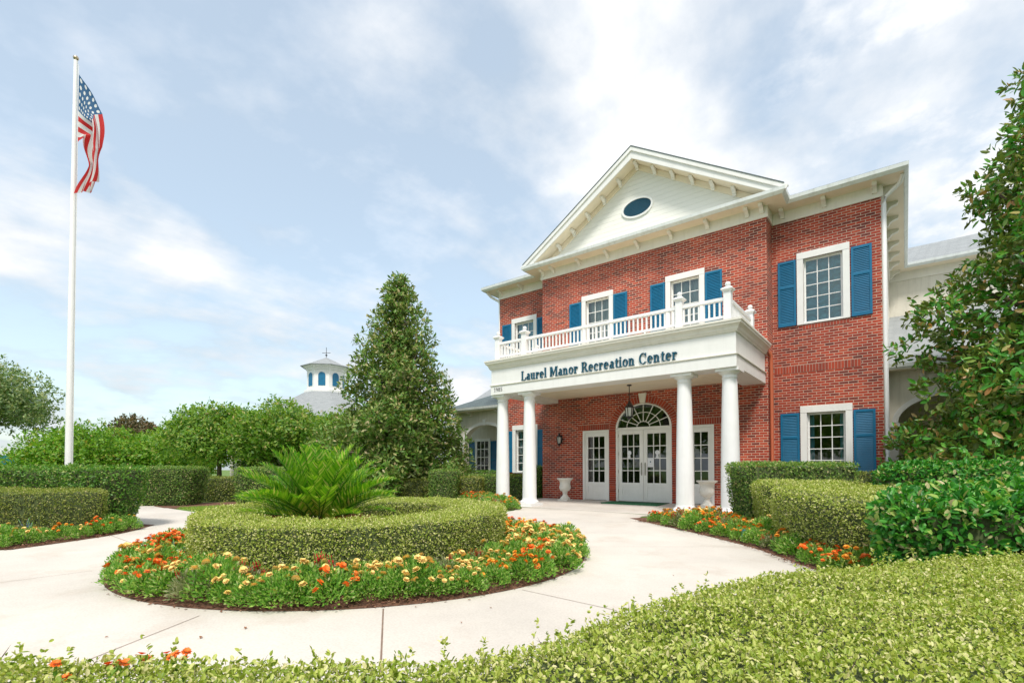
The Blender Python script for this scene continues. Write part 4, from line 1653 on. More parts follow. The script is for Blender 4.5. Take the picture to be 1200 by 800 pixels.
    return out_, 0.36


def write(text, x0, z0, width, h, y, depth, name, mat, parent, track=0.04):
    adv, gl = 0, []
    for ch in text:
        polys, a = glyph(ch)
        gl.append((polys, adv))
        adv += a + track
    sx = width / (adv - track)
    for gi, (polys, ax) in enumerate(gl):
        if not polys:
            continue
        mb = MB()
        for j, pl in enumerate(polys):
            e = 0.0007 * (j % 5)           # overlapping strokes never share a plane
            mb.prism_y([(x0 + (ax + p[0]) * sx, z0 + p[1] * h) for p in pl], y - depth - e, y)
        mb.build(name, mat, parent)


write('Laurel Manor Recreation Center', -9.40, 3.845, 4.93, 0.285, PY + 0.011, 0.035, 'sign_letter', M['letter'], H_)
write('1985', -10.52, 3.60, 0.36, 0.12, PY - 0.001, 0.01, 'house_number_figure', M['number'], H_)

# arcade on both sides -------------------------------------------------
AY = 18.0


def arcade(x0, x1, arches, hipside, name):
    w = MB()
    holes = []
    for (cx, hw) in arches:
        holes.append(arch_loop(cx, hw, G + 0.001, 2.42, 0.78))
    w.sheet([rect(x0, x1, G, 3.86)] + [h[::-1] for h in holes], lambda a, b: (a, AY, b))
    for h in holes:
        n_ = len(h)
        vs = [(p[0], AY, p[1]) for p in h] + [(p[0], AY + 0.3, p[1]) for p in h]
        w.add(vs, [(i, (i + 1) % n_, (i + 1) % n_ + n_, i + n_) for i in range(n_)])
    YB = 19.3 if hipside < 0 else 20.6
    xb = x0 - 1.6 if hipside < 0 else x0
    for xx in ([x1] if hipside < 0 else [x0, x1]):
        w.add([(xx, AY, G), (xx, 24.0, G), (xx, 24.0, 3.86), (xx, AY, 3.86)], [(0, 1, 2, 3)])
    w.build('arcade_wall', M['stucco'], H_, fix=False)
    bw = MB()
    bw.add([(xb, YB, G), (x1, YB, G), (x1, YB, 3.86), (xb, YB, 3.86)], [(0, 1, 2, 3)])
    bw.add([(x0, AY, 3.6), (x1, AY, 3.6), (x1, YB, 3.6), (x0, YB, 3.6)], [(0, 1, 2, 3)])
    bw.add([(x0, AY, G + 0.003), (x1, AY, G + 0.003), (x1, YB, G + 0.003), (x0, YB, G + 0.003)], [(0, 1, 2, 3)])
    bw.build('arcade_back_wall', M['stucco'], H_, fix=False)
    tr = MB()
    for (cx, hw) in arches:
        n_ = 22
        for k in range(n_):
            a0, a1 = math.pi * k / n_, math.pi * (k + 1) / n_
            f = lambda rx, rz, a: (cx + rx * math.cos(a), 2.42 + rz * math.sin(a))
            tr.prism_y([f(hw + 0.0, 0.78, a0), f(hw + 0.14, 0.92, a0), f(hw + 0.14, 0.92, a1), f(hw + 0.0, 0.78, a1)], AY - 0.04, AY - 0.003)
        tr.prism_y([(cx - 0.06, 3.18), (cx + 0.06, 3.18), (cx + 0.10, 3.46), (cx - 0.10, 3.46)], AY - 0.075, AY - 0.041)
        for s in (-1, 1):
            xx = cx + s * (hw + 0.16)
            tr.box(xx - 0.16, xx + 0.16, AY - 0.05, AY - 0.004, G, 2.28)
            tr.box(xx - 0.20, xx + 0.20, AY - 0.09, AY - 0.004, 2.281, 2.40)
            tr.box(xx - 0.19, xx + 0.19, AY - 0.08, AY - 0.004, G, 0.2)
    tr.build('arch_trim', M['white'], H_)
    fa = MB()
    fa.box(x0 - (0.4 if hipside < 0 else 0), x1 + (0.4 if hipside > 0 else 0), AY - 0.45, AY + 0.1, 3.861, 3.9)
    fa.build('arcade_soffit', M['soffit'], H_)
    gu = MB()
    gu.prism_x([(AY - 0.45, 3.87), (AY - 0.52, 3.92), (AY - 0.54, 4.02), (AY - 0.5, 4.02), (AY - 0.44, 3.96), (AY - 0.40, 3.96), (AY - 0.40, 3.87)], x0 - (0.42 if hipside < 0 else 0), x1 + (0.42 if hipside > 0 else 0))
    gu.build('arcade_gutter', M['gutter'], H_)
    ln = MB()
    for xx in (arches[0][0] - 0.95, arches[0][0] + 0.85):
        ln.prism_x([(AY - 0.003, 3.85), (AY - 0.003, 3.62), (AY - 0.06, 3.64), (AY - 0.10, 3.75), (AY - 0.3, 3.80), (AY - 0.3, 3.85)], xx - 0.05, xx + 0.05)
    ln.build('arcade_brackets', M['cream'], H_)


arcade(-17.75, WX0 - 0.02, [(-15.85, 1.32)], -1, 'left')
arcade(WX1 + 0.02, 9.0, [(1.35, 1.5), (5.4, 1.5)], 1, 'right')
# roofs of the arcades
ar = MB()
hx = -17.75 - 0.5
rise = 2.55
run = 5.6
ar.add([(hx, AY - 0.5, 4.03), (WX0, AY - 0.5, 4.03), (WX0, AY - 0.5 + run, 4.03 + rise), (hx + run, AY - 0.5 + run, 4.03 + rise)], [(0, 1, 2, 3)])
ar.add([(hx, AY - 0.5, 4.03), (hx + run, AY - 0.5 + run, 4.03 + rise), (hx, AY - 0.5 + 2 * run, 4.03)], [(0, 1, 2)])
ar.build('arcade_roof', M['shingle_d'], H_, fix=False)
ar = MB()
ar.add([(WX1, AY - 0.5, 4.03), (9.4, AY - 0.5, 4.03), (9.4, 24.0, 6.9), (WX1, 24.0, 6.9)], [(0, 1, 2, 3)])
ar.build('arcade_roof', M['shingle'], H_, fix=False)
# rear wing: right clerestory and its roof, left lower roof
rw = MB()
rw.add([(WX1, 24.001, 6.0), (9.4, 24.001, 6.0), (9.4, 24.001, ZT + 0.3), (WX1, 24.001, ZT + 0.3)], [(0, 1, 2, 3)])
rw.build('clerestory_wall', M['stucco'], H_, fix=False)
rr_ = MB()
rr_.add([(-2, 23.45, 8.71), (9.9, 23.45, 8.71), (9.9, 27.8, 10.75), (-2, 27.8, 10.75)], [(0, 1, 2, 3)])
rr_.build('rear_roof', M['shingle'], H_, fix=False)
lr = MB()
lr.add([(-24, 23.8, 4.7), (WX0, 23.8, 4.7), (WX0, 28.2, 7.15), (-24, 28.2, 7.15)], [(0, 1, 2, 3)])
lr.build('rear_roof', M['shingle'], H_, fix=False)
rc_ = MB()
rc_.box(-24, WX0, 28.15, 28.4, 7.15, 7.32)
rc_.build('ridge_cap', M['white'], H_)
# window and shutters under the left arcade
aw = MB()
ax0, ax1 = -17.5, -16.72
yb = 19.3
aw.box(ax0 - 0.14, ax0, yb - 0.05, yb - 0.003, 0.0, 2.5)
aw.box(ax1, ax1 + 0.14, yb - 0.05, yb - 0.003, 0.0, 2.5)
aw.box(ax0 - 0.14, ax1 + 0.14, yb - 0.05, yb - 0.003, 2.501, 2.64)
for i in range(1, 3):
    aw.box(ax0 + (ax1 - ax0) * i / 3 - 0.018, ax0 + (ax1 - ax0) * i / 3 + 0.018, yb - 0.045, yb - 0.02, 0, 2.5)
for j in range(1, 6):
    aw.box(ax0, ax1, yb - 0.043, yb - 0.018, j * 0.42 - 0.018, j * 0.42 + 0.018)
awo = aw.build('window', M['white'], H_)
ap = MB()
ap.box(ax0, ax1, yb - 0.016, yb - 0.004, 0.0, 2.5)
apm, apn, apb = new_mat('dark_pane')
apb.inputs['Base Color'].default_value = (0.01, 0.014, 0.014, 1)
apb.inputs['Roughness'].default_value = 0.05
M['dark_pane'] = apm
ap.build('pane', apm, awo)
shutter(ax0 - 0.60, ax0 - 0.15, 0.1, 2.5, yb)
shutter(ax1 + 0.15, ax1 + 0.60, 0.1, 2.5, yb)

# ================================================================== PORCH OBJECTS
# hanging lantern
LX, LY = -6.55, 14.05
lan = empty('hanging_lantern', (LX, LY, 3.64))
tag(lan, 'black lantern hanging by a rod from the portico ceiling before the doors', 'lantern')
m = MB()
m.lathe(LX, LY, [(0.07, 3.605), (0.07, 3.634)], 14)
m.tube([(LX, LY, 3.61), (LX, LY, 3.12)], 0.012, 8)
m.build('rod', M['black'], lan)
m = MB()
m.lathe(LX, LY, [(0.015, 3.15), (0.03, 3.12), (0.05, 3.08), (0.132, 2.97), (0.145, 2.95), (0.135, 2.94)], 6)
m.build('cap', M['black'], lan)
m = MB()
m.lathe(LX, LY, [(0.118, 2.935), (0.088, 2.68)], 6)
m.build('glass', M['milk'], lan)
m = MB()
for k in range(6):
    a = 2 * math.pi * (k + 0.5) / 6
    m.tube([(LX + 0.127 * math.cos(a), LY + 0.127 * math.sin(a), 2.94), (LX + 0.095 * math.cos(a), LY + 0.095 * math.sin(a), 2.67)], 0.012, 6)
m.lathe(LX, LY, [(0.10, 2.68), (0.105, 2.66), (0.06, 2.63), (0.02, 2.59), (0.01, 2.57)], 6)
m.build('cage', M['black'], lan)
# wall lantern
WXL = -9.92
wl_ = empty('wall_lantern', (WXL, 15.48, 1.9))
tag(wl_, 'small black wall lantern on the brick beside the left sidelight', 'lantern')
yl = BY - 0.14
m = MB()
m.box(WXL - 0.05, WXL + 0.05, BY - 0.03, BY - 0.001, 2.05, 2.32)
m.tube([(WXL, BY - 0.03, 2.22), (WXL, BY - 0.09, 2.36), (WXL, yl, 2.40), (WXL, yl, 2.34)], 0.013, 8)
m.build('bracket_arm', M['black'], wl_)
m = MB()
m.lathe(WXL, yl, [(0.02, 2.36), (0.05, 2.31), (0.105, 2.25), (0.10, 2.24)], 8)
m.build('cap', M['black'], wl_)
m = MB()
m.lathe(WXL, yl, [(0.08, 2.238), (0.055, 2.02)], 8)
m.build('glass', M['milk'], wl_)
m = MB()
for k in range(8):
    a = 2 * math.pi * (k + 0.5) / 8
    m.tube([(WXL + 0.088 * math.cos(a), yl + 0.088 * math.sin(a), 2.24), (WXL + 0.06 * math.cos(a), yl + 0.06 * math.sin(a), 2.01)], 0.007, 5)
m.lathe(WXL, yl, [(0.07, 2.02), (0.07, 2.0), (0.03, 1.95), (0.008, 1.89)], 8)
m.build('cage', M['black'], wl_)


def urn(x, y, z, label):
    u = MB()
    u.box(x - 0.19, x + 0.19, y - 0.19, y + 0.19, z, z + 0.05)
    pr = [(0.175, z + 0.05), (0.18, z + 0.08), (0.13, z + 0.13), (0.075, z + 0.20), (0.07, z + 0.24), (0.095, z + 0.27), (0.085, z + 0.30), (0.17, z + 0.36), (0.205, z + 0.44),
          (0.20, z + 0.50), (0.175, z + 0.58), (0.19, z + 0.66), (0.24, z + 0.725), (0.285, z + 0.745), (0.285, z + 0.78), (0.24, z + 0.785), (0.18, z + 0.70), (0.05, z + 0.68)]
    u.lathe(x, y, pr, 32)
    o = u.build('stone_urn', M['urn'], smooth=True)
    tag(o, label, 'urn', 'cast stone urns on the porch')
    return o


urn(-9.35, 14.85, -0.015, 'white classical stone urn on the porch beside the left sidelight')
urn(-4.45, 14.6, -0.02, 'white classical stone urn between the two right columns, foot behind flowers')
dm = MB()
dm.box(-7.75, -5.85, 14.45, 15.4, -0.035, 0.012)
tag(dm.build('door_mat', M['mat'], bevel=0.006), 'green mat lying before the double doors', 'door mat')

# ================================================================== CUPOLA BUILDING
def octo(mb, cx, cy, prof):
    mb.lathe(cx, cy, prof, 8)


cxy = C((381.5 - 600) / 585 * 36, 36)
pav = empty('cupola_building', (cxy[0], cxy[1], 0))
tag(pav, 'distant octagonal building with grey shingle roof and white cupola', 'building')
zb = 1.1 + (548.7 - 489) / 585 * 36      # visible roof foot
zr = 1.1 + (548.7 - 461) / 585 * 36      # cupola foot
ze = 1.1 + (548.7 - 431) / 585 * 36      # cupola eave
zt = 1.1 + (548.7 - 418.5) / 585 * 36
m = MB()
octo(m, cxy[0], cxy[1], [(6.0, G), (6.0, 3.2)])
m.build('wall', M['stucco'], pav)
m = MB()
octo(m, cxy[0], cxy[1], [(6.5, 3.2), (6.5, 3.3), (1.38, zr + 0.06), (1.2, zr + 0.1)])
m.build('roof', M['shingle'], pav)
m = MB()
octo(m, cxy[0], cxy[1], [(1.48, zr - 0.05), (1.48, zr + 0.14), (1.32, zr + 0.2), (1.30, zr + 0.25), (1.30, ze - 0.32), (1.38, ze - 0.28), (1.38, ze - 0.2), (1.50, ze - 0.08), (1.58, ze - 0.04), (1.62, ze)])
cup = m.build('cupola', M['white'], pav)
m = MB()
octo(m, cxy[0], cxy[1], [(1.76, ze - 0.01), (1.76, ze + 0.03), (1.25, ze + 0.2), (0.75, ze + 0.45), (0.30, zt - 0.12), (0.04, zt)])
m.build('cupola_roof', M['shingle'], cup)
m = MB()
m.tube([(cxy[0], cxy[1], zt - 0.05), (cxy[0], cxy[1], zt + 0.75)], 0.02, 6)
m.lathe(cxy[0], cxy[1], [(0.01, zt + 0.1), (0.09, zt + 0.18), (0.01, zt + 0.26)], 10)
dxv = Vector((math.cos(YAW), math.sin(YAW)))
m.tube([(cxy[0] - dxv.x * 0.3, cxy[1] - dxv.y * 0.3, zt + 0.35), (cxy[0] + dxv.x * 0.3, cxy[1] + dxv.y * 0.3, zt + 0.35)], 0.018, 6)
m.build('weather_vane', M['black'], cup)
for k in range(8):
    a = 2 * math.pi * k / 8
    ca, sa = math.cos(a), math.sin(a)
    ap_ = 1.30 * math.cos(math.pi / 8)
    z0, z1, hw = zr + 0.42, ze - 0.72, 0.24
    loop = [(-hw, z0), (hw, z0)] + [(hw * math.cos(math.pi * t / 10), z1 + hw * math.sin(math.pi * t / 10)) for t in range(11)]
    m = MB()
    n_ = len(loop)
    f = lambda u, z, d: (cxy[0] + ca * (ap_ + d) - sa * u, cxy[1] + sa * (ap_ + d) + ca * u, z)
    m.add([f(u, z, -0.02) for u, z in loop] + [f(u, z, 0.025) for u, z in loop],
          [tuple(range(n_)), tuple(range(n_, 2 * n_))] + [(i, (i + 1) % n_, (i + 1) % n_ + n_, i + n_) for i in range(n_)])
    m.build('arched_louvre', M['shutter'], cup)

# ================================================================== FLAGPOLE AND FLAG
FZ = 12.5
fxy = C((80.5 - 600) / 585 * FZ, FZ)
ftop = 1.1 + (548.7 - 66) / 585 * FZ * 1.005
fp = empty('flagpole', (fxy[0], fxy[1], G))
tag(fp, 'tall white flagpole rising behind the tall clipped hedge', 'flagpole')
m = MB()
m.lathe(fxy[0], fxy[1], [(0.078, G), (0.078, 3.0), (0.064, ftop * 0.6), (0.044, ftop)], 18)
m.build('shaft', M['pole'], fp, smooth=True)
m = MB()
m.lathe(fxy[0], fxy[1], [(0.02, ftop)] + [(0.06 * math.sin(math.pi * k / 10) + 0.001, ftop + 0.07 - 0.06 * math.cos(math.pi * k / 10)) for k in range(1, 11)], 16)
m.build('finial_ball', M['gold'], fp, smooth=True)
m = MB()
m.tube([(fxy[0] + dxv.x * 0.10, fxy[1] + dxv.y * 0.10, 1.2), (fxy[0] + dxv.x * 0.075, fxy[1] + dxv.y * 0.075, ftop - 0.1)], 0.006, 5)
m.build('halyard', M['vinyl'], fp)

# flag material: stripes and canton from the cloth's own UVs
fmat, nt, b = new_mat('flag_cloth')
L = nt.links
uvn = N(nt, 'ShaderNodeUVMap')
s = N(nt, 'ShaderNodeSeparateXYZ')
L.new(uvn.outputs[0], s.inputs[0])


def fm_(op, a, c=None):
    k = N(nt, 'ShaderNodeMath', operation=op)
    for i, v in enumerate((a, c)):
        if v is None:
            continue
        if isinstance(v, (int, float)):
            k.inputs[i].default_value = v
        else:
            L.new(v, k.inputs[i])
    return k.outputs[0]


u_, v_ = s.outputs[0], s.outputs[1]
stripe = fm_('LESS_THAN', fm_('MODULO', fm_('MULTIPLY', v_, 13.0), 2.0), 1.0)
mixs = N(nt, 'ShaderNodeMix', data_type='RGBA')
L.new(stripe, mixs.inputs[0])
mixs.inputs[6].default_value = (0.78, 0.78, 0.78, 1)
mixs.inputs[7].default_value = (0.62, 0.03, 0.03, 1)
canton = fm_('MULTIPLY', fm_('LESS_THAN', u_, 0.4), fm_('LESS_THAN', v_, 7 / 13))
su = fm_('SUBTRACT', fm_('FRACT', fm_('MULTIPLY', u_, 6 / 0.4)), 0.5)
sv = fm_('SUBTRACT', fm_('FRACT', fm_('MULTIPLY', v_, 5 / (7 / 13))), 0.5)
star = fm_('LESS_THAN', fm_('ADD', fm_('MULTIPLY', su, su), fm_('MULTIPLY', sv, sv)), 0.07)
mixc = N(nt, 'ShaderNodeMix', data_type='RGBA')
L.new(star, mixc.inputs[0])
mixc.inputs[6].default_value = (0.03, 0.12, 0.26, 1)
mixc.inputs[7].default_value = (0.78, 0.78, 0.78, 1)
mixf = N(nt, 'ShaderNodeMix', data_type='RGBA')
L.new(canton, mixf.inputs[0])
L.new(mixs.outputs[2], mixf.inputs[6])
L.new(mixc.outputs[2], mixf.inputs[7])
L.new(mixf.outputs[2], b.inputs['Base Color'])
b.inputs['Roughness'].default_value = 0.7
trn = N(nt, 'ShaderNodeBsdfTranslucent')
L.new(mixf.outputs[2], trn.inputs[0])
mss = N(nt, 'ShaderNodeMixShader')
mss.inputs[0].default_value = 0.45
L.new(b.outputs[0], mss.inputs[1])
L.new(trn.outputs[0], mss.inputs[2])
L.new(mss.outputs[0], nt.nodes['Material Output'].inputs[0])
# hanging cloth: the hoist runs down the halyard, the fly droops beside the pole in folds
nu, nv = 70, 40
HO = 1.75
ftz = 1.1 + (548.7 - 80) / 585 * FZ
V, UV, F = [], [], []
dep = Vector((-math.sin(YAW), math.cos(YAW)))
for j in range(nv + 1):
    for i in range(nu + 1):
        u, v = i / nu, j / nv
        # limp: the top edge falls away steeply and the cloth bunches into folds below the canton
        w_ = np.interp(u, [0, 0.4, 1], [1, 0.42, 0.22])
        drop = np.interp(u, [0, 0.4, 1], [0, 0.92, 2.75])
        out_d = np.interp(u, [0, 0.2, 0.4, 0.7, 1], [0, 0.27, 0.52, 0.66, 0.52]) - v * np.interp(u, [0, 0.4, 1], [0, 0.34, 0.46])
        down = v * HO * w_ + drop
        fa = min(1, u * 2.2)
        fold = (0.13 * math.sin(v * 9 + u * 3.0) + 0.06 * math.sin(v * 17 + u * 6)) * fa
        out_d += (0.07 * math.sin(v * 9.5 + 1.2 + u * 5) + 0.04 * math.sin(u * 14 + v * 4)) * fa
        p = Vector((fxy[0], fxy[1])) + dxv * (0.085 + out_d) + dep * fold
        V.append((p.x, p.y, ftz - down))
        UV.append((u, v))
for j in range(nv):
    for i in range(nu):
        a = j * (nu + 1) + i
        F.append((a, a + 1, a + nu + 2, a + nu + 1))
me = bpy.data.meshes.new('flag')
me.from_pydata(V, [], F)
uvl = me.uv_layers.new(name='UVMap')
for lp in me.loops:
    uvl.data[lp.index].uv = UV[lp.vertex_index]
for p in me.polygons:
    p.use_smooth = True
flag = link('flag', me, fmat)
tag(flag, 'limp red, white and blue striped flag with stars hanging from the white pole', 'flag')

# ================================================================== TREES
def crown(name, lumps, mat, parent, per=60, leaf=0.12, wid=0.45, rosette=5, hexa=False, up=0.35, seed=0, inner=0.15, core=False):
    """lumps: (x,y,z,r, squash). leaf rosettes over each lump's outer shell"""
    cl = Cloud()
    Pt, Nt = [], []
    for (x, y, z, r, sq) in lumps:
        n = max(6, int(per * r * r))
        d = rand_dirs(n)
        rad = r * (1 - inner * rng.uniform(0, 1, n) ** 0.7 * 2) * (1 + 0.12 * rng.normal(size=n))
        Pt.append(np.array([x, y, z]) + d * rad[:, None] * np.array([1, 1, sq]))
        Nt.append(d)
    Pt, Nt = np.concatenate(Pt), np.concatenate(Nt)
    for k in range(rosette):
        n = len(Pt)
        tang = rand_dirs(n)
        D = unit(tang + Nt * 0.55 + np.array([0, 0, 0.1]))
        nn = unit(np.array([0, 0, up]) + Nt * 0.95 + rand_dirs(n) * 0.45)
        ln = leaf * rng.uniform(0.65, 1.25, n)
        cl.add(*leaf_arrays(Pt + rng.normal(size=(n, 3)) * leaf * 0.25, D, nn, ln, ln * wid, 0.12, hexa), 0)
    return link(name, cl.mesh(name), M[mat], parent)


def limbs(base, top, r0, targets, parent):
    m = MB()
    b = Vector(base)
    t = Vector(top)
    pts = [b.lerp(t, k / 6) + Vector((random.uniform(-1, 1), random.uniform(-1, 1), 0)) * 0.03 * (k > 0) for k in range(7)]
    m.tube(pts, [r0 * (1 - 0.85 * k / 6) for k in range(7)], 10)
    for q in targets:
        q = Vector(q)
        f = min(0.95, max(0.08, (q.z - b.z) / max(0.1, (t.z - b.z)) * 0.75))
        s0 = b.lerp(t, f)
        mid = s0.lerp(q, 0.5) + Vector((0, 0, 0.1))
        rr0 = r0 * (1 - 0.8 * f) * 0.5 + 0.008
        m.tube([s0, mid, q], [rr0, rr0 * 0.6, rr0 * 0.25], 6)
    return m.build('trunk', M['bark'], parent)


def magnolia(X, Z, height, rad, label, mat, nl, leaf, per, hexa, rosette, zlow=0.3, power=0.8, group='magnolia trees by the house', rmul=1.0):
    x, y = C(X, Z)
    t = empty('magnolia_tree', (x, y, G))
    tag(t, label, 'tree', group)
    lumps = []
    for i in range(nl):
        f = ((i + 0.5) / nl)
        h = zlow + (height - zlow) * (1 - (1 - f) ** 0.62) if False else zlow + (height - zlow) * f ** 1.15
        rr0 = rad * (1 - (h / height)) ** power + 0.12
        if h < height * 0.12:
            rr0 *= 0.80 + 0.2 * h / (height * 0.12)
        a = i * 2.39996 + random.uniform(-0.3, 0.3)
        k = random.uniform(0.5, 1.12)
        lr = (rad * 0.17 * (0.55 + 0.75 * (1 - h / height)) * random.uniform(0.75, 1.3)) * rmul
        d = max(0, rr0 * k - lr * 0.4)
        lumps.append((x + d * math.cos(a), y + d * math.sin(a), G + h, lr, 0.75))
    # inner mass
    for i in range(int(nl * 0.35)):
        h = zlow + (height * 0.9 - zlow) * random.random()
        rr0 = rad * (1 - h / height) ** power
        a = random.uniform(0, 6.28)
        d = rr0 * 0.45 * random.random()
        lumps.append((x + d * math.cos(a), y + d * math.sin(a), G + h, max(0.2, rr0 * 0.4), 0.9))
    limbs((x, y, G - 0.05), (x, y, G + height * 0.95), 0.035 * height ** 0.8 + 0.03, [(l[0], l[1], l[2] - l[3] * 0.3) for l in lumps[:nl:3]], t)
    crown('crown', lumps, mat, t, per, leaf, 0.40, rosette, hexa, seed=3)
    return t


magnolia(-4.98, 22.0, 9.6, 3.35, 'conical dark green magnolia standing alone left of the house', 'magnolia2', 150, 0.20, 120, False, 6, zlow=0.25, power=0.70, rmul=1.1)
magnolia(11.38, 9.6, 10.2, 3.65, 'tall glossy magnolia with bronze tinged leaves before the right arcade', 'magnolia', 190, 0.16, 135, True, 6, zlow=0.8, power=0.66)


def bushy(name, X, Z, r, h, label, mat, group, nl=26, leaf=0.14, per=90, zlow=0.8, cat='tree', squash=0.8, rosette=4, lob=0.42):
    x, y = C(X, Z)
    t = empty(name, (x, y, G))
    tag(t, label, cat, group)
    lumps = []
    for i in range(nl):
        d = rand_dirs(1)[0]
        d[2] = abs(d[2]) * 1.0 - 0.25
        k = random.uniform(0.5, 0.85)
        cz = (zlow + h) / 2
        lr = r * lob * random.uniform(0.6, 1.1)
        lumps.append((x + d[0] * r * k, y + d[1] * r * k, G + cz + d[2] * (h - zlow) / 2 * k * 1.0, lr, squash))
    limbs((x, y, G - 0.05), (x, y, G + h * 0.7), 0.06 + 0.02 * h, [(l[0], l[1], l[2] - 0.1) for l in lumps[::2]], t)
    crown('crown', lumps, mat, t, per, leaf, 0.5, rosette, False, seed=2)
    return t


BG = 'trees along the far edge of the garden'
bushy('crape_myrtle', -27.5, 32, 3.9, 3.9, 'broad bright green tree behind the flagpole', 'myrtle', BG, 44, 0.2, 95, -0.4)
bushy('crape_myrtle', -23.2, 33, 3.0, 3.6, 'bright green rounded tree just right of the flagpole', 'myrtle', BG, 40, 0.2, 95, -0.2)
bushy('crape_myrtle', -17.0, 29, 3.0, 5.4, 'tall rounded green tree above the square hedge by the lawn', 'myrtle2', BG, 48, 0.2, 95, 0.0)
bushy('crape_myrtle', -12.3, 27.5, 3.0, 5.4, 'green leafy tree standing below the cupola', 'myrtle2', BG, 48, 0.2, 95, 0.0)
bushy('garden_tree', -8.6, 27, 2.4, 4.8, 'dark leafy tree between the cupola and the conical magnolia', 'myrtle2', BG, 40, 0.2, 95, 0.0)
bushy('garden_tree', -14.7, 31.5, 2.2, 3.0, 'low dark tree filling the gap between two rounded trees', 'myrtle2', BG, 30, 0.2, 95, -0.4)
bushy('oak_tree', -38.6, 35, 5.8, 10.0, 'pale loose crowned tree at the far left edge of the garden', 'oak', BG, 60, 0.24, 50, 0.8, rosette=4, lob=0.3)
bushy('garden_tree', -45.5, 60, 3.2, 7.9, 'small dark purplish tree rising far behind the bright green ones', 'redleaf', BG, 30, 0.4, 40, 2.0, rosette=4)
bushy('garden_tree', -33.5, 28.5, 2.6, 3.2, 'dark green tree at the left edge beside the teal fence', 'myrtle2', BG, 34, 0.2, 95, 0.0)
for i, (X, Z, r, h) in enumerate([(-30, 44, 4.2, 4.4), (-18, 42, 4.6, 5.0)]):
    bushy('garden_tree', X, Z, r, h, ['dark tree seen in the gap behind the flagpole', 'dark tree filling the gap behind the two green rounded trees'][i], 'myrtle2', BG, 34, 0.34, 45, -0.5, rosette=4)

# trees on the far side of the drive, behind the viewpoint: the windows and doors mirror them
for i, (x, y, r, h) in enumerate([(-27, -15, 5.5, 9), (-18, -18, 6, 10.5), (-8, -16, 5.5, 9), (3, -18, 6, 10), (14, -14, 5.5, 9)]):
    X, Z = x * math.cos(YAW) + y * math.sin(YAW), -x * math.sin(YAW) + y * math.cos(YAW)
    bushy('garden_tree', X, Z, r, h, 'leafy green tree across the drive mirrored in the house windows', 'myrtle2', 'trees across the drive', 34, 0.4, 26, -0.5, rosette=4)

# teal windscreen fence far left
for (X0, X1, Z, lab) in [(-40, -30.9, 31.5, 'teal fence panel at the left edge of the garden'), (-27.5, -23.5, 36.5, 'teal fence glimpsed under the rounded trees')]:
    t = empty('court_fence', (*C(X0, Z), G))
    tag(t, lab, 'fence', 'teal court fences')
    m = MB()
    a, b_ = C(X0, Z), C(X1, Z)
    m.add([(a[0], a[1], 0.1), (b_[0], b_[1], 0.1), (b_[0], b_[1], 1.95), (a[0], a[1], 1.95)], [(0, 1, 2, 3)])
    m.build('mesh_panel', M['teal'], t, fix=False)
    nn = int((X1 - X0) / 2.4)
    for k in range(nn + 1):
        p = C(X0 + (X1 - X0) * k / nn, Z - 0.05)
        m = MB()
        m.tube([(p[0], p[1], G), (p[0], p[1], 2.1)], 0.04, 8)
        m.build('post', M['gutter'], t)

# ================================================================== HEDGES
HG = 'clipped hedges of the garden'


def rb(X, Z, a, b, rot=None, r=0.25):
    x, y = C(X, Z)
    return loop_rrect(x, y, a, b, YAW if rot is None else rot, r)


def ell(cx, cz, rx, rz, n=72):
    return [C(cx + rx * math.cos(2 * math.pi * k / n), cz + rz * math.sin(2 * math.pi * k / n)) for k in range(n)]


# ring hedge round the palm
hedge('ring_hedge', [ell(-2.10, 7.12, 2.0, 2.38), ell(-2.12, 6.95, 1.28, 1.42)], 0.645, 'box', 'low yellow green ring hedge clipped around the sago palm', HG,
      dens=6600, leaf=0.025, r=0.07, rough=0.03, seed=2, flat=0.6, shoots=120)
# foreground hedge
qpts = [(-4.2, 1.55), (-1.9, 1.66), (-0.8, 1.65), (-0.25, 1.66), (0.0, 1.76), (0.36, 2.10), (0.87, 2.55), (1.5, 2.95), (2.2, 3.27), (3.0, 3.5), (3.9, 3.62), (5.2, 3.6), (5.6, 2.6), (5.0, 1.2), (3.2, 0.62), (0, 0.62), (-4.2, 0.62)]
hedge('foreground_hedge', [[C(*p) for p in qpts]], 0.56, 'box', 'wide pale green flat topped hedge along the bottom of the view', HG,
      dens=12500, leaf=0.0185, r=0.09, rough=0.022, seed=3, shoots=520, hexa=True, wid=0.55, shell=0.04)
# left side
hedge('tall_hedge', [[C(*p) for p in smooth_loop([(-7.75, 9.45), (-7.35, 9.65), (-7.45, 10.3), (-8.05, 10.95), (-9.2, 11.3), (-10.9, 11.7), (-13, 12.1), (-13, 11.2), (-10.5, 10.8), (-9.3, 10.2), (-8.5, 9.6)], 2)]], 1.20, 'holly',
      'tall rounded dark green hedge between the flagpole and the path', HG, dens=1500, leaf=0.052, r=0.10, seed=4, taper=0.28, shoots=40)
hedge('low_hedge', [[C(*p) for p in smooth_loop([(-7.45, 8.75), (-7.35, 9.3), (-8.4, 9.5), (-13, 10.0), (-13, 8.6), (-8.6, 8.35)], 2)]], 0.80, 'box2',
      'low olive green hedge in front of the tall one at the left edge', HG, dens=3000, leaf=0.031, r=0.12, seed=5)
hedge('tall_hedge', [rb(-11.15, 16.4, 0.92, 0.75, YAW + R(6), 0.4)], 1.22, 'holly2', 'squarish tall hedge beyond the path beside the lawn', HG, dens=1100, leaf=0.06, r=0.12, seed=6, taper=0.2)
hedge('low_hedge', [rb(-10.4, 18.4, 1.3, 0.45, YAW, 0.2)], 0.86, 'box2', 'low olive hedge behind the lawn between two tall hedges', HG, dens=1000, leaf=0.055, r=0.1, seed=7)
